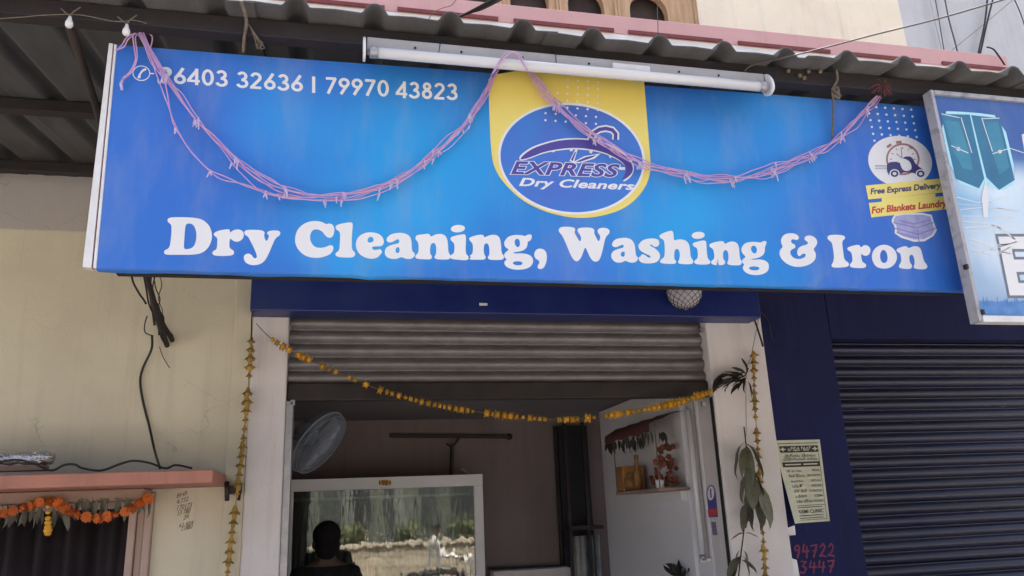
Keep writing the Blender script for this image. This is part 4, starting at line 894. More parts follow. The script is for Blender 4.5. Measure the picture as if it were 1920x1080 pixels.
# marigold toran over the door
def flower_mesh(name, m, petals=9, layers=3, r=1.0, h=.55):
    b = MB()
    for l in range(layers):
        n_ = petals-l; rr = r*(1-.24*l); z0_ = -h*.5+h*l/layers*1.2
        for k in range(n_):
            a = 2*math.pi*(k+.5*(l % 2))/n_+random.uniform(-.1, .1); da = math.pi/n_*1.15; ro = rr*random.uniform(.88, 1.08)
            b.add([(0, 0, z0_+.12), (ro*.72*math.cos(a-da), ro*.72*math.sin(a-da), z0_+.10), (ro*math.cos(a), ro*math.sin(a), z0_+random.uniform(-.05, .2)), (ro*.72*math.cos(a+da), ro*.72*math.sin(a+da), z0_+.10)], [(0, 1, 2, 3)])
        for k in range(n_):
            a = 2*math.pi*(k+.5*(l % 2))/n_; da = math.pi/n_*1.15
            b.add([(0, 0, -z0_-.12), (rr*.7*math.cos(a-da), rr*.7*math.sin(a-da), -z0_-.10), (rr*.95*math.cos(a), rr*.95*math.sin(a), -z0_+random.uniform(-.2, .05)), (rr*.7*math.cos(a+da), rr*.7*math.sin(a+da), -z0_-.10)], [(0, 1, 2, 3)])
    b.ell((0, 0, 0), (r*.62, r*.62, h*.55), 8, 5)
    o = b.build(name, m, None, fix=False); me = o.data; bpy.data.objects.remove(o); return me
MF = [flower_mesh('marigold', M['marigold'], 12, 4, 1.0, 1.0) for _ in range(3)]
OF = [flower_mesh('orange_marigold', M['orange'], 10, 3, 1, .95) for _ in range(3)]
def star_mesh(m):
    b = MB()
    for k in range(6):
        a = 2*math.pi*k/6; u = Vector((math.cos(a), math.sin(a), 0)); v = Vector((-u.y, u.x, 0))
        b.add([u*.1+Vector((0, 0, .45)), u*.5+v*.42+Vector((0, 0, .05)), u*.9+Vector((0, 0, -.22)), u*.5-v*.42+Vector((0, 0, .05))], [(0, 1, 2, 3)])
    b.tube([(0, 0, .9), (0, 0, .2), (0, 0, -.7)], [.2, .42, .25], 6)
    o = b.build('blossom', m, None, fix=False); me = o.data; bpy.data.objects.remove(o); return me
SM = [star_mesh(M['gold']) for _ in range(2)]
def leaf_mesh(m, name='leaf'):
    b = MB(); n_ = 7
    for i in range(n_):
        t = i/(n_-1); wdt = .155*math.sin(math.pi*t**.85)**.8 if 0 < i < n_-1 else .006
        cz = -t*.96; cy = .13*math.sin(t*2.9)+.03*math.sin(t*9)
        b.v += [(-wdt, cy+.05*wdt/.17, cz), (0, cy, cz), (wdt, cy+.05*wdt/.17, cz)]
    for i in range(n_-1):
        for k in range(2): b.f.append((3*i+k, 3*i+k+1, 3*i+k+4, 3*i+k+3))
    o = b.build(name, m, None, smooth=True, fix=False); me = o.data; bpy.data.objects.remove(o); return me
LM, DLM, PLM = leaf_mesh(M['leaf']), leaf_mesh(M['dryleaf']), leaf_mesh(M['paleleaf'])
KT = lambda p: (p[0]/4.154, 820+p[1]/4.154)
YTN = 4.0
tor = empty('marigold_toran', at(150, 950, YTN), 'orange marigold and leaf toran strung across the top of the dark doorway', 'garland')
fl = [(-150,560),(-95,590),(-35,600),(30,590),(100,575),(175,550),(245,530),(310,505),(395,500),(450,515),(500,550),(550,585),(605,600),(675,620),(765,630),(840,615),(900,605),(975,580),(1030,555),(1090,510),(1150,480)]
MB().tube(spline([at(*KT(p), YTN) for p in fl], 4), .002, 5).build('string', M['jute'], tor)
for i, p in enumerate(fl):
    s = random.uniform(.024, .029); q = Euler((random.uniform(0, 6), random.uniform(0, 6), 0)).to_quaternion()
    inst(OF[i % 3], 'marigold', tor, at(*KT(p), YTN-.01), q, (s, s, s))
for k, (dy, s) in enumerate(((540, .010), (585, .011), (630, .013), (665, .015), (700, .016), (725, .019), (748, .015))):
    MB().ell(at(*KT((374, dy)), YTN-.02), (s, s, s*.8), 9, 6).build('bead', M['amber'], tor, smooth=True)
for i in range(46):
    x = -120+i*28+random.uniform(-10, 10); 
    if 330 < x < 400: continue
    y = 470+random.uniform(-6, 10) if x > 560 else 540+random.uniform(-30, 10)
    L_ = random.uniform(.07, .12); q = Euler((random.uniform(-.25, .25), random.uniform(-.35, .35), random.uniform(-1.2, 1.2))).to_quaternion()
    inst(PLM, 'leaf', tor, at(*KT((x, y)), YTN+random.uniform(0, .02)), q, (L_*.8, L_, L_))

# ------------------------------------------------------------------ garlands on the shop front
def garland(name, label, pts, Y, spots, meshes, size, m_string='jute', axis=True, jitter=.15):
    w3 = spline([at(x, y, Y) for x, y in pts], 8); root = empty(name, w3[len(w3)//2], label, 'garland')
    MB().tube(w3, .0022, 5).build('string', M[m_string], root)
    L_ = [0]
    for a, c in zip(w3, w3[1:]): L_.append(L_[-1]+(c-a).length)
    for i, t in enumerate(spots):
        s = t*L_[-1]; j = next((k for k in range(len(L_)-1) if L_[k+1] >= s), len(L_)-2)
        u = (s-L_[j])/max(1e-6, L_[j+1]-L_[j]); p = w3[j].lerp(w3[j+1], u); d = (w3[j+1]-w3[j]).normalized()
        q = (-d if not axis else d).to_track_quat('Z', 'X') if axis else Vector((0, 0, 1)).to_track_quat('Z', 'X')
        q = q @ Euler((random.uniform(-jitter, jitter), random.uniform(-jitter, jitter), random.uniform(0, 6))).to_quaternion()
        sz = size*random.uniform(.65, 1.3); inst(meshes[i % len(meshes)], 'flower', root, p, q, (sz, sz, sz*random.uniform(.8, 1.15)))
    return root
SW = [(480,606),(505,632),(540,655),(595,682),(660,710),(710,730),(770,748),(830,762),(880,770),(930,777),(990,783),(1040,787),(1100,784),(1160,776),(1220,766),(1270,755),(1310,742),(1345,731)]
spots = []; t = .045
gaps = (.085, .135, .19, .225, .255, .47, .62, .68, .72)
while t < .985:
    for g_ in gaps:
        if 0 <= t-g_ < .017: t = g_+.019
    spots.append(t); t += random.uniform(.0095, .0145)
garland('marigold_garland', 'yellow marigold garland swagged across the shop opening', SW, 4.10, spots, MF, .0235)
LV = [(472,625),(469,680),(465,730),(459,800),(451,870),(444,930),(437,985),(430,1040),(424,1100)]
garland('flower_string', 'string of dry mustard blossoms hanging down beside the left white pillar', LV, 4.13, [.035+i*.0365 for i in range(27) if i not in (5, 18)], SM, .031, axis=False)
RV = [(1413,662),(1415,750),(1418,800),(1423,870),(1428,960),(1433,1040),(1437,1110)]
garland('flower_string', 'string of dry mustard blossoms hanging on the right white pillar', RV, 4.12, [.01+i*.0345 for i in range(29) if i not in (9, 20)], SM, .029, axis=False)
wire('garland_thread', [(1424,590),(1418,620),(1408,668),(1399,700),(1399,800),(1397,830)], 4.13, .0018, M['jute'], 'dark thread holding the mango leaves on the right pillar', 'thread')
wire('garland_thread', [(474,572),(472,600),(471,640)], 4.10, .004, M['wire'], 'dark thread tied at the top of the left flower string', 'thread')
def leaves(name, label, Y, items, mesh, twig):
    root = empty(name, at(*twig[0], Y), label, 'leaves')
    MB().tube(spline([at(x, y, Y) for x, y in twig], 6), .0035, 6).build('twig', M['wood_pole'], root)
    for (x0_, y0_, x1_, y1_, wd) in items:
        a = at(x0_, y0_, Y-random.uniform(0, .02)); c = at(x1_, y1_, Y-random.uniform(.0, .05)); d = (c-a); L_ = d.length
        q = (-d).to_track_quat('Z', 'Y') @ Euler((0, 0, random.uniform(-.7, .7))).to_quaternion()
        inst(mesh, 'leaf', root, a, q, (L_*wd, L_*.9, L_))
    return root
leaves('mango_leaf_sprig', 'dark withered leaf sprig where the garland meets the right pillar', 4.12,
       [(1400,695,1386,670,1.), (1398,700,1370,690,.8), (1400,702,1368,706,.9), (1396,706,1350,702,.6), (1396,708,1340,712,.6), (1392,712,1340,728,.7), (1385,715,1352,735,.9), (1390,718,1370,742,.9), (1380,712,1345,722,.8), (1398,708,1384,735,.8), (1401,705,1398,740,.6), (1402,715,1408,748,.5), (1370,705,1338,716,.8), (1375,716,1360,738,1.), (1362,712,1338,730,.9), (1395,700,1376,716,1.)]+[(x, 712+random.uniform(-8, 8), x-random.uniform(12, 30), 722+random.uniform(-22, 20), 1.1) for x in (1402,1396,1390,1386,1380,1374,1370,1364,1358,1352)], DLM, [(1403,690),(1396,705),(1375,712),(1345,728)])
leaves('mango_leaf_sprig', 'large bunch of green mango leaves hanging on the right pillar', 4.12,
       [(1396,828,1386,905,.8), (1398,830,1428,905,.7), (1400,835,1412,920,.8), (1398,838,1392,900,.7), (1402,860,1416,915,.7), (1400,870,1404,930,.7), (1406,880,1430,940,.7), (1408,890,1412,960,1.3), (1410,895,1436,975,.9), (1415,905,1443,995,1.), (1404,885,1396,950,1.), (1412,910,1424,1000,1.1), (1408,915,1410,985,1.), (1398,945,1394,990,1.), (1400,960,1392,1000,1.1), (1420,930,1440,1000,.8), (1416,940,1416,1000,.9), (1400,850,1410,880,1.4)], LM, [(1395,800),(1399,835),(1404,880),(1410,930),(1398,990)])
leaves('mango_leaf_sprig', 'lowest mango leaf sprig on the right pillar with curled leaves', 4.12,
       [(1396,1000,1370,1018,.7), (1397,1000,1424,1012,.6), (1392,1042,1374,1075,1.), (1390,1030,1380,1062,1.), (1388,1045,1366,1092,1.2), (1392,1042,1402,1085,1.2), (1394,1032,1400,1062,1.1), (1390,1050,1420,1078,.9), (1386,1055,1378,1095,1.1)], LM, [(1396,985),(1393,1010),(1388,1050),(1384,1090)])
wire('black_wire_end', [(1405,560),(1412,590),(1428,640),(1430,650)], 4.14, .006, M['wire'], 'black cable end hanging at the top right of the pillar')
wire('black_wire_end', [(1425,585),(1440,600),(1448,635),(1452,638)], 4.14, .003, M['wire'], 'thin black wire dangling on the navy wall by the pillar')
# netted ash gourd
c = at(1283, 547, 3.9); r_ = empty('hanging_gourd', c, 'pale gourd in a black net hanging in front of the navy shutter box', 'gourd')
R_ = .098
MB().ell(c, (R_, R_, R_*1.05), 28, 18).build('gourd', M['netwhite'], r_, smooth=True)
for sgn_ in (1, -1):
    for k in range(14):
        pts = []
        for i in range(25):
            t = .12+2.9*i/24; a = sgn_*t*1.15+2*math.pi*k/14; pts.append(c+Vector((R_*1.015*math.sin(t)*math.cos(a), R_*1.015*math.sin(t)*math.sin(a), -R_*1.065*math.cos(t))))
        MB().tube(pts, .0016, 4, False).build('net_cord', M['black'], r_)
MB().tube([c+Vector((0, 0, R_)), c+Vector((.01, .01, .5))], .004, 6).build('cord', M['black'], r_)

# ------------------------------------------------------------------ poster and chalk writing on the navy pier
YP = D-.004
po = empty('clinic_poster', at(1505, 980, YP), 'pale printed clinic poster pasted on the navy pier, its lower left corner curling', 'poster')
c00, c10, c11, c01 = (1452, 826), (1537, 824), (1556, 977), (1482, 982)
b = MB(); n1, n2 = 10, 16
def pq(u, v):
    x = (c00[0]*(1-u)+c10[0]*u)*(1-v)+(c01[0]*(1-u)+c11[0]*u)*v; y = (c00[1]*(1-u)+c10[1]*u)*(1-v)+(c01[1]*(1-u)+c11[1]*u)*v; return x, y
for j in range(n2+1):
    for i in range(n1+1):
        u, v = i/n1, j/n2; curl = max(0, .25-u)*max(0, v-.25)*.25; p = at(*pq(u, v), YP-.0005); b.v.append((p.x, p.y-curl, p.z))
b.f = [(j*(n1+1)+i, j*(n1+1)+i+1, (j+1)*(n1+1)+i+1, (j+1)*(n1+1)+i) for j in range(n2) for i in range(n1)]
b.build('sheet', M['paper'], po, smooth=True)
def ptext(tx, u0, v0, u1, cap, m, name='lettering', bold=.01, lay=.0022):
    bl = pq(u0, v0); br = pq(u1, v0); tp = pq(u0, v0-cap); vs, fs = text_px(tx, bl, br, (tp[0]-bl[0], tp[1]-bl[1]), bold)
    return vs, fs
def prect(u0, v0, u1, v1): return filled([[pq(u0, v0), pq(u1, v0), pq(u1, v1), pq(u0, v1)]])
ink = [prect(.08, .07, .94, .15), prect(.08, .265, .94, .325), prect(.06, .035, .96, .043), prect(.93, .16, .94, .96), prect(.06, .79, .93, .795), prect(.2, .965, .96, .97), prect(.06, .335, .065, .75)]
ink += [ptext('\u0c35\u0c48\u0c26\u0c4d\u0c2f \u0c38\u0c47\u0c35\u0c32\u0c41', .16, .205, .86, .03, None), ptext('\u0c38\u0c02\u0c2a\u0c4d\u0c30\u0c26\u0c3f\u0c02\u0c1a\u0c02\u0c21\u0c3f \u0c09\u0c1a\u0c3f\u0c24\u0c02', .12, .245, .9, .025, None)]
tel = ['\u0c2e\u0c4a\u0c32\u0c15\u0c32\u0c41', '\u0c15\u0c40\u0c33\u0c4d\u0c33\u0c28\u0c4a\u0c2a\u0c4d\u0c2a\u0c41\u0c32\u0c41', '\u0c2d\u0c17\u0c02\u0c26\u0c30\u0c02', '\u0c2b\u0c3f\u0c37\u0c30\u0c4d', '\u0c39\u0c48\u0c21\u0c4d\u0c30\u0c4b\u0c38\u0c3f\u0c32\u0c4d', '\u0c1a\u0c30\u0c4d\u0c2e \u0c35\u0c4d\u0c2f\u0c3e\u0c27\u0c3f', '\u0c17\u0c4d\u0c2f\u0c3e\u0c38\u0c4d']
eng = ['PILES', 'ARTHRITIS', 'FISTULA', 'FISSURE', 'HYDROCELE', 'ECZEMA', 'GAS TROUBLE']
for i in range(7):
    v = .385+i*.062; ink.append(ptext(tel[i], .12, v, .46+.1*random.random(), .028, None)); ink.append(ptext(eng[i], .92-.035*len(eng[i]), v, .91, .026, None)); ink.append(filled([ellpoly(*pq(.085, v-.01), 1.1, 1.1, 0, 6)]))
ink += [ptext('LAXMI CLINIC', .20, .888, .88, .042, None, bold=.012)]
for v in (.815, .915, .945): ink.append(prect(.2, v-.004, .86, v+.004))
emit(ink, 'print', M['ink'], po, YP-.0042)
wt = [ptext('\u0c32\u0c15\u0c4d\u0c37\u0c4d\u0c2e\u0c3f \u0c15\u0c4d\u0c32\u0c3f\u0c28\u0c3f\u0c15\u0c4d', .26, .13, .78, .038, None, bold=.02), ptext('+', .10, .135, .2, .05, None, bold=.05), ptext('+', .82, .135, .92, .05, None, bold=.05), prect(.14, .288, .5, .302), prect(.56, .288, .88, .302)]
emit(wt, 'title_print', M['paper'], po, YP-.0056)
HD = {'9': [[(.5,.85),(.3,1),(.08,.8),(.15,.55),(.45,.6),(.52,.85),(.45,.4),(.35,0)]], '4': [[(.15,1),(.05,.45),(.58,.5)], [(.42,.85),(.38,0)]], '7': [[(.03,.9),(.55,.97),(.25,0)], [(.15,.5),(.5,.52)]], '2': [[(.08,.75),(.28,1),(.5,.78),(.35,.4),(.03,.05),(.3,.12),(.58,.02)]], '3': [[(.08,.95),(.5,.95),(.22,.6),(.52,.38),(.35,.02),(.03,.1)]]}
cb = MB(); lay_ = 0
for tx, x0_, y0_, cw_, h_ in (('94722', 1488, 1046, 16, 24), ('3447', 1500, 1075, 17, 23)):
    for k, c in enumerate(tx):
        for st in HD[c]:
            P_ = [(x0_+cw_*(k+u*1.35)+random.uniform(-.5, .5), y0_-v*h_-k*.7+random.uniform(-.6, .6)) for u, v in st]
            for a, e in zip(P_, P_[1:]):
                lay_ += 1; r0 = random.uniform(1.3, 2.0); d_ = (Vector(e)-Vector(a)).normalized()*1.0
                cb.add([at(x, y, D-.0015-lay_*.00004) for x, y in stroke([tuple(Vector(a)-d_), tuple(Vector(e)+d_)], r0)], [(0, 1, 2, 3)])
o = cb.build('painted_numbers', M['redchalk'], None, fix=False)
tag(o, 'dull red hand-painted numbers 94722 and 3447 on the navy pier under the poster', 'writing')
for (qd, lab) in (([(1476,990),(1490,985),(1492,1003),(1480,1004)], 'torn white paper scrap just below the poster'), ([(1482,1046),(1494,1050),(1500,1085),(1486,1085)], 'torn white paper scrap low beside the right pillar')):
    o = emit([filled([qd])], 'paper_scrap', M['white'], None, D-.003); tag(o, lab, 'paper')
p = at(1594, 1052, 4.255); hk = empty('shutter_hook', p, 'small white hook on the edge of the closed navy shutter', 'hook')
MB().tube([p+Vector((0, 0, .022)), p+Vector((-.003, -.012, 0)), p+Vector((.012, -.014, -.008))], .005, 6).build('hook', M['white'], hk, smooth=True)

# ================================================================== INSIDE THE SHOP
# right-hand white partition with aluminium jamb
part_ = empty('white_partition', (2.16, 5.3, .12), 'smooth white partition forming the right side of the shop room', 'partition')
MB().box(2.135, 2.2, 4.62, 6.18, .12, 2.49).build('panel', M['roomwhite'], part_)
xj0, xj1 = at(1303, 800, 4.45).x, at(1333, 800, 4.45).x
MB().box(xj0+.012, 2.1515, 4.40, 4.61, .12, 2.44).build('jamb', M['roomwhite'], part_, bevel=.004)
ws = empty('wall_sticker', at(1335, 960, 4.398), 'navy and red sticker on the white door jamb', 'sticker')
Kq = lambda p: (1160+p[0]/3.177, 740+p[1]/3.176)
def emit_x(parts, name, m, parent, X):
    b = MB()
    for vs, fs in parts: b.add([atX(x, y, X) for x, y in vs], fs)
    o = b.build(name, m, parent, fix=False); o['kind'] = 'stuff'; return o
emit_x([filled([[Kq(p) for p in [(519,585),(578,580),(592,728),(533,732)]]])], 'backing', M['purple_print'], ws, 2.1520)
emit_x([filled([[Kq(p) for p in ellpoly(549, 587, 27, 50, .05)]])], 'badge', M['purple_print'], ws, 2.1514)
emit_x([filled([[Kq(p) for p in ellpoly(549, 587, 20, 42, .05)]]), filled([[Kq(p) for p in [(548,750),(582,748),(592,845),(560,842)]]])], 'white_field', M['white_print'], ws, 2.1508)
emit_x([filled([[Kq(p) for p in [(529,682),(586,676),(591,720),(534,726)]]])], 'red_field', M['red_print'], ws, 2.1508)
emit_x([filled([[Kq(p) for p in stroke([(547,560),(551,615)], 4)]])]+[filled([[Kq(p) for p in stroke([(552+i*4.2, 755+i*.2), (562+i*4.2, 838)], 1.4)]]) for i in range(7)], 'print', M['navy_print'], ws, 2.1502)
va, vb = at(1290, 768, 4.43), at(1316, 1040, 4.43)
vt = empty('upright_tube_light', vb, 'unlit tube light mounted upright on the white door jamb', 'lamp')
va.x = vb.x = (va.x+vb.x)/2
MB().tube([va, vb], .0165, 16).build('tube', M['tube'], vt, smooth=True)
MB().box(va.x+.006, va.x+.045, 4.435, 4.47, vb.z-.03, va.z+.05).build('batten', M['batten'], vt, bevel=.004)
MB().tube([vb+Vector((0, 0, .0)), vb+Vector((0, 0, -.03))], .019, 14).build('end_cap', M['alu'], vt, smooth=True)
MB().bar(vb+Vector((-.02, 0, -.032)), vb+Vector((.05, .01, -.032)), .03, .022).build('holder', M['white'], vt, bevel=.004)
# left aluminium frame strip
al = empty('door_frame_strip', at(536, 1000, 4.5), 'grey aluminium door frame strip inside the left pillar', 'frame')
xa0, xa1 = at(530, 900, 4.5).x, at(545, 900, 4.5).x
MB().box(-.2505, xa1, 4.48, 4.53, .12, at(536, 762, 4.5).z).build('strip', M['alu'], al, bevel=.003)
for k in range(7): 
    zz = at(536, 935+k*9, 4.48).z; MB().box(xa0+.004, xa1-.01, 4.474, 4.4795, zz, zz+.008).build('slot', M['black'], al)
# mirror-glass cabinet
YC = 6.0
cab = empty('glass_cabinet', (at(725, 1000, YC).x, YC, .12), 'white framed glass cabinet full of hung clothes reflecting the street', 'cabinet')
cx0, cx1, cz1 = -.34, at(905, 930, YC).x, at(900, 889, YC).z
MB().box(cx0, cx1, YC-.02, YC+.02, cz1-.085, cz1).build('frame_rail', M['roomwhite'], cab, bevel=.004)
MB().box(cx1-.07, cx1, YC-.0195, YC+.02, .12, cz1-.086).build('frame_post', M['roomwhite'], cab, bevel=.004)
MB().box(cx0, cx0+.06, YC-.0195, YC+.02, .12, cz1-.086).build('frame_post', M['roomwhite'], cab, bevel=.004)
MB().box(cx0+.061, cx1-.071, YC-.0195, YC+.02, .12, .5).build('base_board', M['roomwhite'], cab)
MB().slab([(cx0+.061, YC, .501), (cx1-.071, YC, .501), (cx1-.071, YC, cz1-.087), (cx0+.061, YC, cz1-.087)], (0, .004, 0)).build('glass', M['glass'], cab)
MB().box(cx0, cx1, YC+.021, 6.55, cz1-.02, cz1-.002).build('top_board', M['roomwhite'], cab)
MB().box(cx1-.02, cx1-.002, YC+.021, 6.55, .12, cz1-.021).build('side_board', M['roomwhite'], cab)
MB().box(cx0+.02, cx1-.03, 6.52, 6.55, .12, cz1-.03).build('back_board', M['back'], cab)
MB().tube([(cx0+.02, 6.12, cz1-.14), (cx1-.03, 6.12, cz1-.14)], .012, 8).build('hanging_rail', M['alu'], cab)
p = at(722, 905, YC-.021); emit([filled([ellpoly(722, 905, 12, 5.5)])], 'sticker', M['amber'], cab, YC-.0215)
emit([text_px('1981', (711, 909), (732, 909), (0, -8), .02)], 'sticker_print', M['maroon'], cab, YC-.0225)
gn = ['charcoal shirt', 'sage green kurta', 'pale grey shirt', 'grey-green tunic', 'maroon blouse', 'olive grey jacket', 'black trousers', 'slate blue shirt', 'long charcoal coat', 'light sage dupatta', 'ash grey sari', 'mossy green shirt', 'dark red shawl', 'drab olive trousers', 'jet black shirt', 'blue-grey jeans', 'dim grey waistcoat', 'faded green curtain cloth']
LMX = [0, 3, 6, 1, 4, 7, 2, 5, 0, 3, 6, 1, 4, 7, 2, 5, 0, 3]
xg = cx0+.09; gi = 0
while xg < cx1-.12:
    wd = random.uniform(.085, .12); L_ = random.uniform(.75, 1.0); b = MB(); n_ = 14; ztop = cz1-.17
    for j in range(7):
        v = j/6
        for i in range(n_+1):
            u = i/n_; hw_ = wd*(.30+.70*min(1, v*5))*.62
            b.v.append((xg+wd/2+(u-.5)*2*hw_, 6.10+.03*math.sin(u*14+gi)*min(1, v*3)+.012*math.sin(u*31+j), ztop-L_*v))
    b.f = [(j*(n_+1)+i, j*(n_+1)+i+1, (j+1)*(n_+1)+i+1, (j+1)*(n_+1)+i) for j in range(6) for i in range(n_)]
    o = b.build('hanging_garment', M['cloth%d' % LMX[gi % 18]], None, smooth=True); o.modifiers.new('s', 'SOLIDIFY').thickness = .006
    tag(o, '%s hung in the glass cabinet%s' % (gn[gi % 18], '' if gi == 0 else ', just right of the %s' % gn[gi-1]), 'garment', 'garments hung in the glass cabinet')
    xg += wd*.97; gi += 1
# back wall fittings
p0, p1 = at(732, 817, 6.57), at(955, 819, 6.57)
bt = empty('back_wall_batten', p0.lerp(p1, .5), 'dark conduit rail fixed across the back wall of the shop', 'rail')
MB().bar(p0, p1, .03, .03).build('rail', M['dark_steel'], bt, bevel=.003); MB().ell(p1, (.028, .02, .028), 8, 6).build('end_knob', M['black'], bt)
pc0, pc1 = at(848, 832, 6.5), at(846, 892, 6.5)
ch = empty('hanging_chain', pc0, 'dark rod hanging on the back wall above the cabinet', 'rod')
MB().tube([pc0, pc1], .016, 8).build('rod', M['dark_steel'], ch); MB().tube([pc0+Vector((-.05, 0, .0)), pc0+Vector((0, 0, -.03)), pc0+Vector((.06, 0, .05))], .01, 6).build('hook', M['black'], ch)
p = at(872, 884, 6.2); tag(MB().tube(spline([p+Vector((-.03, 0, .02)), p, p+Vector((.03, 0, -.03))], 4), .013, 8).build('cable_stub', M['batten'], None, smooth=True), 'short pale cable stub sticking up behind the cabinet', 'cable')
p0, p1 = at(915, 1066, 6.56), at(1060, 1061, 6.56)
tag(MB().bar(p0, p1+Vector((.05, 0, 0)), .04, .02).build('wall_shelf', M['dark_steel'], None), 'thin dark shelf edge low on the back wall beside the cabinet', 'shelf')
tag(MB().box(p0.x+.01, p1.x-.01, 6.38, 6.54, .12, p0.z-.015).build('counter', M['whitewash'], None, bevel=.004), 'pale counter front below the dark shelf edge', 'counter')
# dark rack at the back right
rk = empty('clothes_rack', at(1090, 1000, 6.3), 'tall dark open rack in the back right corner of the shop', 'rack')
ra, rb = at(1062, 900, 6.25).x, 2.13
for x, y in ((ra, 6.25), (ra, 6.55), (at(1098, 900, 6.25).x, 6.27)): MB().box(x, x+.025, y, y+.025, .12, 2.42).build('post', M['dark_steel'], rk)
for px_ in (990,): MB().box(ra+.026, rb, 6.252, 6.56, at(1090, 990, 6.25).z-.015, at(1090, 990, 6.25).z+.015).build('shelf', M['dark_steel'], rk)
MB().box(ra+.03, rb, 6.52, 6.56, .12, 2.42).build('back_board', M['trouser'], rk)
for k in range(3):
    x = at(1082+k*15, 1010, 6.3).x; zt_ = at(1090, 1000, 6.3).z; b = MB(); n_ = 10
    for j in range(5):
        for i in range(n_+1): b.v.append((x-.03+.10*i/n_, 6.33+.02*math.sin(i*1.3+k)+.015*j/4, zt_-.02-.8*j/4))
    b.f = [(j*(n_+1)+i, j*(n_+1)+i+1, (j+1)*(n_+1)+i+1, (j+1)*(n_+1)+i) for j in range(4) for i in range(n_)]
    o = b.build('hanging_garment', M[('cloth6', 'cloth5', 'cloth0')[k]], None, smooth=True); o.modifiers.new('s', 'SOLIDIFY').thickness = .01
    tag(o, ('pale', 'slate blue', 'charcoal')[k]+' garment hanging under the shelf of the dark corner rack', 'garment')
# wall fan
fc = at(596, 828, 5.1); fan = empty('wall_fan', fc, 'pale wall fan with round wire guard on the left wall inside the shop', 'fan')
nrm = Vector((.72, -.36, -.60)).normalized(); ex = nrm.cross(Vector((0, 0, 1))).normalized(); ey = nrm.cross(ex)
RF = .215
def fp(a, r_, h): return fc+ex*r_*math.cos(a)+ey*r_*math.sin(a)+nrm*h
ring = lambda r_, h: [fp(2*math.pi*i/40, r_, h) for i in range(41)]
for r_, h, t in ((RF, 0, .007), (RF*.97, .035, .003), (RF*.75, .05, .002), (RF*.5, .058, .002), (RF*.28, .06, .003)): MB().tube(ring(r_, h), t, 6, False).build('guard_ring', M['fanblue'], fan, smooth=True)
b = MB()
for k in range(90):
    a = 2*math.pi*k/90; b.tube([fp(a, RF*.22, .06), fp(a, RF*.6, .055), fp(a, RF*.92, .042), fp(a, RF, 0), fp(a, RF*.9, -.045), fp(a, RF*.3, -.06)], .0016, 4, False)
b.build('guard_wires', M['fanblue'], fan)
MB().tube([fp(0, 0, .061), fp(0, 0, .068)], .05, 16).build('badge', M['fanblue'], fan)
MB().tube([fp(0, 0, -.03), fp(0, 0, -.06), fp(0, 0, -.15), fp(0, 0, -.17)], [.045, .07, .065, .03], 16).build('motor', M['fanblue'], fan, smooth=True)
for k in range(3):
    b = MB(); a0 = k*2.094
    for i in range(6):
        r_ = .03+.155*i/5
        for da, h in ((-.45, .014), (0, 0), (.45, -.014)): b.v.append(tuple(fp(a0+da*(1.1-.04*i), r_, h)))
    b.f = [(3*i+k_, 3*i+k_+1, 3*i+k_+4, 3*i+k_+3) for i in range(5) for k_ in range(2)]
    b.build('blade', M['cloth5'], fan, smooth=True)
MB().tube([fp(0, 0, -.12), Vector((-.30, fc.y+.05, fc.z-.02)), Vector((-.358, fc.y+.05, fc.z-.05))], .018, 8).build('bracket', M['fanblue'], fan, smooth=True)
# shrine on the partition
XS = 2.13
def sx(px, py): return atX(px, py, XS)
sh0, sh1 = sx(1205, 925), sx(1292, 908)
ys0, ys1 = min(sh0.y, sh1.y), max(sh0.y, sh1.y); zsx = (sh0.z+sh1.z)/2
shr = empty('wall_shrine', (XS-.1, (ys0+ys1)/2, zsx), 'small wall shrine shelf with maroon canopy on the white partition', 'shrine')
MB().box(XS-.20, XS+.004, ys0, ys1, zsx-.02, zsx).build('shelf', M['brownplaster'], shr, bevel=.003)
MB().box(XS-.04, XS+.004, ys0+.05, ys1-.05, zsx-.08, zsx-.021).build('bracket', M['roomwhite'], shr)
zc = sx(1240, 800).z; b = MB(); n_ = 10
for i in range(n_+1):
    y = ys0-.03+(ys1-ys0+.06)*i/n_
    b.v += [(XS, y, zc+.06+.01*math.sin(i)), (XS-.15, y, zc+.03+.008*math.sin(i*2)), (XS-.24, y, zc-.02+.008*math.sin(i*1.3)), (XS-.245, y, zc-.07+.01*math.sin(i*2.1))]
b.f = [(4*i+k, 4*i+k+1, 4*i+k+5, 4*i+k+4) for i in range(n_) for k in range(3)]
b.build('canopy', M['redcloth'], shr, smooth=True)
for i in range(48):
    y = ys0-.03+(ys1-ys0+.06)*random.random(); L_ = random.uniform(.06, .10); q = Euler((random.uniform(-.25, .25), random.uniform(-.25, .25), random.uniform(0, 6))).to_quaternion()
    inst(DLM, 'fringe_leaf', shr, (XS-random.choice((.24, .22, .12)), y, zc-.06), q, (L_, L_, L_))
for y in (ys0+.005, ys1-.005): MB().tube([(XS-.19, y, zsx), (XS-.19, y, zc)], .004, 6).build('post', M['jute'], shr)
yl = ys1-.14
pot = empty('brass_pot', (XS-.13, yl, zsx), 'worn brass pot at the inner end of the shrine shelf', 'pot')
pr_ = [(0, .035), (.015, .052), (.05, .06), (.085, .05), (.10, .032), (.11, .04), (.118, .036)]
MB().tube([Vector((XS-.13, yl, zsx+z)) for z, _ in pr_], [r_ for _, r_ in pr_], 16).build('body', M['brass'], pot, smooth=True)
tag(MB().box(XS-.19, XS-.03, ys1-.30+.16, ys1-.005, zsx+.001, zsx+.17).build('tin_box', M['ochre'], None, bevel=.006), 'ochre tin box behind the brass pot on the shrine shelf', 'box')
btl = [(0, .028), (.09, .03), (.13, .026), (.15, .012), (.20, .012), (.205, .016), (.23, .014)]
ybt = (ys0+ys1)/2+.05
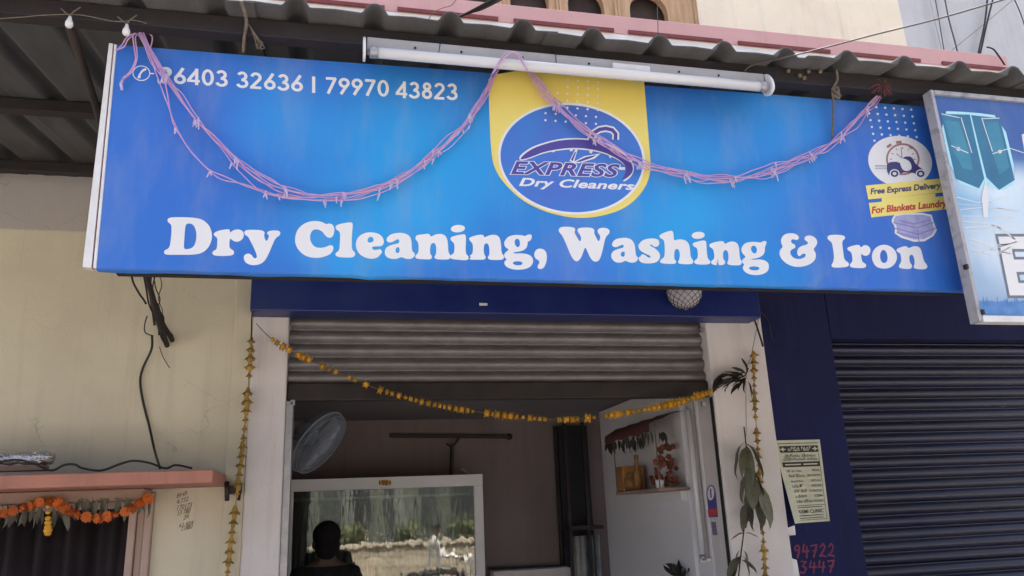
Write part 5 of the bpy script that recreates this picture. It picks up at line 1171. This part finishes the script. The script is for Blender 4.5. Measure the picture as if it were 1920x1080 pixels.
tag(MB().tube([Vector((XS-.16, ybt, zsx+z)) for z, _ in btl], [r_ for _, r_ in btl], 12).build('oil_bottle', M['brass'], None, smooth=True), 'slim brass lamp standing at the middle of the shrine shelf', 'lamp')
rf = empty('red_flower_garland', (XS-.12, ys0+.12, zsx), 'mound of dried red flowers on the near end of the shrine shelf', 'flowers')
RFm = [flower_mesh('red_flower', M['redflower'], 8, 3, 1, .9) for _ in range(2)]
for i in range(60):
    t = random.random()**1.3; s = random.uniform(.016, .024)
    inst(RFm[i % 2], 'flower', rf, (XS-.05-.12*random.random(), ys0+.03+.20*random.random()*(1-.6*t), zsx+.02+.25*t), Euler((random.random()*6, random.random()*6, 0)).to_quaternion(), (s, s, s))
tag(MB().tube([Vector((XS-.17, ys0+.05, zsx+z)) for z in (0, .04, .05)], [.022, .028, .026], 12).build('white_cup', M['white'], None, smooth=True), 'tiny white cup at the near corner of the shrine shelf', 'cup')
# dried bunch low on the partition
p = atX(1283, 1082, 2.12); r_ = empty('dried_bunch', p, 'dark dried leaf bunch hanging low on the white partition', 'leaves')
for i in range(22): inst(DLM, 'leaf', r_, p+Vector((-.02, random.uniform(-.06, .06), random.uniform(-.02, .02))), Euler((random.uniform(-2.9, -1.6)*random.choice((1, -1)), random.uniform(-.6, .6), random.uniform(0, 6))).to_quaternion(), (.11, .11, .11))

# ------------------------------------------------------------------ person in the shop
def skin_body(name, verts, edges, mats_, parent):
    me = bpy.data.meshes.new(name); me.from_pydata([v[0] for v in verts], edges, []); o = bpy.data.objects.new(name, me); col.objects.link(o)
    sk = o.modifiers.new('skin', 'SKIN'); su = o.modifiers.new('sub', 'SUBSURF'); su.levels = su.render_levels = 2
    for i, v in enumerate(verts):
        s = me.skin_vertices[0].data[i]; s.radius = v[1]; s.use_root = (i == 0)
    m2 = bpy.data.meshes.new_from_object(o.evaluated_get(bpy.context.evaluated_depsgraph_get())); bpy.data.objects.remove(o)
    o = bpy.data.objects.new(name, m2); col.objects.link(o); o.parent = parent
    m2.materials.clear()
    for m_ in mats_: m2.materials.append(m_)
    for p_ in m2.polygons: p_.use_smooth = True
    return o
def person(loc, H, rz, shirt, trous, label, sit=False, z0=0):
    k = H/1.72
    root = empty('person', loc, label, 'person'); root.rotation_euler.z = rz
    V = [((0, 0, .95), (.155, .11)), ((0, 0, 1.12), (.15, .105)), ((0, .0, 1.30), (.175, .115)), ((0, .01, 1.42), (.12, .085)), ((0, 0, 1.49), (.058, .058)), ((0, -.015, 1.56), (.066, .072)), ((0, -.02, 1.63), (.078, .098)), ((0, -.01, 1.69), (.060, .075)),
         ((.17, 0, 1.405), (.070, .07)), ((.225, .02, 1.25), (.056, .056)), ((.245, .03, 1.10), (.045, .045)), ((.245, -.06, .92), (.036, .036)), ((.24, -.09, .85), (.034, .026)),
         ((-.17, 0, 1.405), (.070, .07)), ((-.225, .02, 1.25), (.056, .056)), ((-.245, .03, 1.10), (.045, .045)), ((-.245, -.06, .92), (.036, .036)), ((-.24, -.09, .85), (.034, .026))]
    if sit:
        for s_, o_ in ((1, 8), (-1, 13)):
            V[o_+1] = ((s_*.23, -.10, 1.25), (.056, .056)); V[o_+2] = ((s_*.26, -.22, 1.13), (.045, .045)); V[o_+3] = ((s_*.28, -.42, 1.10), (.036, .036)); V[o_+4] = ((s_*.28, -.50, 1.11), (.034, .028))
    E = [(0, 1), (1, 2), (2, 3), (3, 4), (4, 5), (5, 6), (6, 7), (3, 8), (8, 9), (9, 10), (10, 11), (11, 12), (3, 13), (13, 14), (14, 15), (15, 16), (16, 17)]
    for s in (1, -1):
        n0 = len(V)
        if sit: V += [((s*.10, -.10, .88), (.095, .095)), ((s*.16, -.42, .84), (.075, .075)), ((s*.16, -.46, .60), (.055, .055)), ((s*.16, -.44, .40), (.042, .042)), ((s*.16, -.56, .36), (.042, .03))]
        else: V += [((s*.095, 0, .86), (.092, .095)), ((s*.105, -.01, .50), (.068, .07)), ((s*.105, .01, .35), (.06, .062)), ((s*.105, .02, .08), (.043, .045)), ((s*.115, -.12, .04), (.045, .035))]
        E += [(0, n0), (n0, n0+1), (n0+1, n0+2), (n0+2, n0+3), (n0+3, n0+4)]
    V = [(tuple(c*k for c in v), (r_[0]*k, r_[1]*k)) for v, r_ in V]
    body = skin_body('body', V, E, [M['skin'], shirt, trous], root)
    for p_ in body.data.polygons:
        c = p_.center/k
        if c.z > 1.47 or (abs(c.x) > .2 and c.z < 1.12 and c.z > .7): p_.material_index = 0
        elif c.z > .93: p_.material_index = 1
        else: p_.material_index = 2
    hb = MB(); M3 = Matrix.Rotation(.15, 3, 'X')
    hb.ell((0, .012*k, 1.652*k), (.090*k, .112*k, .090*k), 16, 10, M3); hb.ell((0, .038*k, 1.585*k), (.080*k, .072*k, .085*k), 14, 9); o = hb.build('hair', M['hair'], None, smooth=True); o.parent = root; o.location = (0, 0, 0)
    fb_ = MB(); fb_.ell((0, -.118*k, 1.59*k), (.014*k, .02*k, .022*k), 8, 6); o = fb_.build('nose', M['skin'], None, smooth=True); o.parent = root
    for s in (1, -1):
        o = MB().ell((s*.078*k, .0, 1.595*k), (.012*k, .024*k, .032*k), 8, 6).build('ear', M['skin'], None, smooth=True); o.parent = root
        o = MB().ell((s*.03*k, -.093*k, 1.625*k), (.012*k, .008*k, .007*k), 8, 6).build('eye', M['white'], None, smooth=True); o.parent = root
        hx = s*.24*k
        if sit: hx = s*.28*k
        hz_, hy_ = (.26, -.40) if sit else (0, 0)
        for f_, (dx, L_) in enumerate(((-.03, .06), (-.01, .075), (.01, .08), (.03, .07))):
            o = MB().tube([(hx+(dx if sit else 0), (-.09+(0 if sit else dx)+hy_)*k, (.83+hz_)*k), (hx+(dx if sit else 0), (-.095+(0 if sit else dx)+hy_)*k, (.83-L_*.6+hz_)*k), (hx-s*.012*k+(dx if sit else 0), (-.09+(0 if sit else dx)+hy_)*k, (.83-L_+hz_)*k-.015)], [.010*k, .009*k, .007*k], 7).build('finger', M['skin'], None, smooth=True); o.parent = root
        o = MB().tube([(hx-s*.01, (-.125+hy_)*k, (.85+hz_)*k), (hx-s*.02, (-.15+hy_)*k, (.815+hz_)*k), (hx-s*.02, (-.155+hy_)*k, (.785+hz_)*k)], [.011*k, .010*k, .008*k], 7).build('thumb', M['skin'], None, smooth=True); o.parent = root
    return root
pp = at(613, 975, 4.95)
person((pp.x, 4.95, .12), (pp.z-.12)/1.745*1.72, math.pi+.15, M['darkcloth'], M['trouser'], 'person in black seen from behind, standing in the shop before the glass cabinet')

# ================================================================== THE OTHER SIDE OF THE STREET (seen in the cabinet glass)
cw = empty('compound_wall', (1.5, -4.2, 0), 'low beige block wall across the street, reflected in the cabinet glass', 'wall')
MB().box(-8, 10, -4.4, -4.2, 0, 1.18).build('core', M['mortar'], cw)
bb = MB().box(0, .44, 0, .03, 0, .185).build('block', M['block'], None, bevel=.012); bm_ = bb.data; bpy.data.objects.remove(bb)
for j in range(6):
    for i in range(24):
        inst(bm_, 'block', cw, (-3.5+i*.46+(.23 if j % 2 else 0), -4.199, .02+j*.195))
MB().box(-8, 10, -4.45, -4.12, 1.181, 1.25).build('coping', M['block'], cw, bevel=.01)
def leafcloud(c, rad, n_, size):
    b = MB()
    for _ in range(n_):
        d = Vector((random.gauss(0, 1), random.gauss(0, 1), random.gauss(0, 1))).normalized()*random.random()**.4
        p = Vector(c)+Vector((d.x*rad[0], d.y*rad[1], d.z*rad[2])); u = Vector((random.uniform(-1, 1), random.uniform(-1, 1), random.uniform(-1, 1))).normalized()*size*random.uniform(.6, 1.3); v = u.cross(Vector((random.random(), random.random(), random.random()))).normalized()*size*.45
        b.add([p-u, p+v, p+u, p-v], [(0, 1, 2, 3)])
    return b
for i, (x, y, zt_, r_) in enumerate(((-2.2, -6.2, 3.6, 1.5), (.6, -7.0, 3.9, 1.7), (2.6, -6.3, 3.3, 1.4), (5.0, -7.2, 4.2, 1.9))):
    t = empty('street_tree', (x, y, 0), '%s leafy tree behind the block wall across the street' % ('leftmost', 'second', 'third', 'rightmost')[i], 'tree', 'trees across the street')
    MB().tube([(x, y, 0), (x+.05, y, 1.2), (x-.05, y+.05, zt_-.8), (x, y, zt_)], [.14, .11, .08, .03], 9).build('trunk', M['trunk'], t, smooth=True)
    b = leafcloud((x, y, zt_), (r_, r_*.9, r_*.75), 900, .13); b2 = leafcloud((x, y, zt_-1.1), (r_*.8, r_*.7, .6), 350, .12); b.add(b2.v, b2.f); b.build('crown', M['green'], t, fix=False)
for i, (x, r_) in enumerate(((-1.2, .45), (.35, .4), (1.5, .38), (2.7, .5), (3.9, .4))):
    t = empty('wall_shrub', (x, -4.75, 0), '%s shrub growing over the block wall across the street' % ('first', 'second', 'third', 'fourth', 'fifth')[i], 'shrub', 'shrubs along the block wall')
    MB().tube([(x, -4.75, 0), (x+.03, -4.75, .8), (x, -4.72, 1.4)], [.04, .03, .015], 7).build('stem', M['trunk'], t)
    leafcloud((x, -4.7, 1.42), (r_*.8, .3, r_*.6), 200, .08).build('foliage', M['green'], t, fix=False)

fence = empty('tin_fence', (1.5, -5.2, 0), 'added fence of vertical grey-green tin sheets, there to streak the cabinet reflection', 'fence')  # fence added out of view to put dark vertical streaks into the glass reflection
TN = [mat('tin_%s' % 'abcd'[i], c, .6, c2=tuple(x*.7 for x in c), scale=3, stretch=(6, 1, .3)) for i, c in enumerate(((.07, .08, .08), (.13, .14, .12), (.035, .04, .045), (.19, .20, .19)))]
x = -4.5
while x < 7.5:
    wd = random.uniform(.16, .34); MB().slab([(x, -5.2, .0), (x+wd*.5, -5.14, .0), (x+wd-.012, -5.2, .0), (x+wd-.012, -5.2, 2.9+random.uniform(-.1, .1)), (x+wd*.5, -5.14, 2.95), (x, -5.2, 2.9)], (0, -.01, 0)).build('sheet', random.choice(TN), fence); x += wd
MB().box(-4.5, 7.5, -5.30, -5.22, 1.5, 1.58).build('rail', M['dark_steel'], fence)
xr_ = at(815, 1000, 15.2).x; yr_ = -3.2
rider = person((xr_, yr_, -.12), 1.70, math.pi/2, M['white'], M['trouser'], 'person in a white shirt riding past on a scooter, reflected in the cabinet glass', sit=True)
sct = empty('scooter', (xr_+.15, yr_, 0), 'grey scooter ridden past in the street, reflected in the cabinet glass', 'scooter')
for wx in (-.48, .72):
    c = Vector((xr_+wx, yr_, .22)); w_ = empty('wheel', c-sct.location); w_.parent = sct
    MB().tube([c+Vector((.18*math.cos(t), 0, .18*math.sin(t))) for t in [2*math.pi*k/24 for k in range(25)]], .045, 8, False).build('tyre', M['black'], w_, smooth=True)
    MB().tube([c+Vector((0, -.02, 0)), c+Vector((0, .02, 0))], .13, 16).build('rim', M['alu'], w_)
MB().ell((xr_-.32, yr_, .48), (.42, .16, .22), 16, 10).build('rear_body', M['fanblue'], sct, smooth=True)
MB().ell((xr_-.15, yr_, .70), (.40, .14, .07), 14, 8).build('seat', M['black'], sct, smooth=True)
MB().box(xr_-.05, xr_+.48, yr_-.14, yr_+.14, .26, .32).build('floorboard', M['fanblue'], sct, bevel=.02)
MB().slab([(xr_+.44, yr_-.16, .28), (xr_+.44, yr_+.16, .28), (xr_+.58, yr_+.13, .92), (xr_+.58, yr_-.13, .92)], (.05, 0, .01)).build('front_shield', M['fanblue'], sct, bevel=.02)
MB().tube([(xr_+.72, yr_, .22), (xr_+.62, yr_, .7), (xr_+.56, yr_, .98)], .03, 8).build('fork', M['alu'], sct)
MB().tube([(xr_+.44, yr_-.30, 1.0), (xr_+.56, yr_-.1, .98), (xr_+.56, yr_+.1, .98), (xr_+.44, yr_+.30, 1.0)], .016, 7).build('handlebar', M['black'], sct)
MB().ell((xr_+.62, yr_, .95), (.07, .1, .08), 12, 8).build('headlight', M['white'], sct, smooth=True)
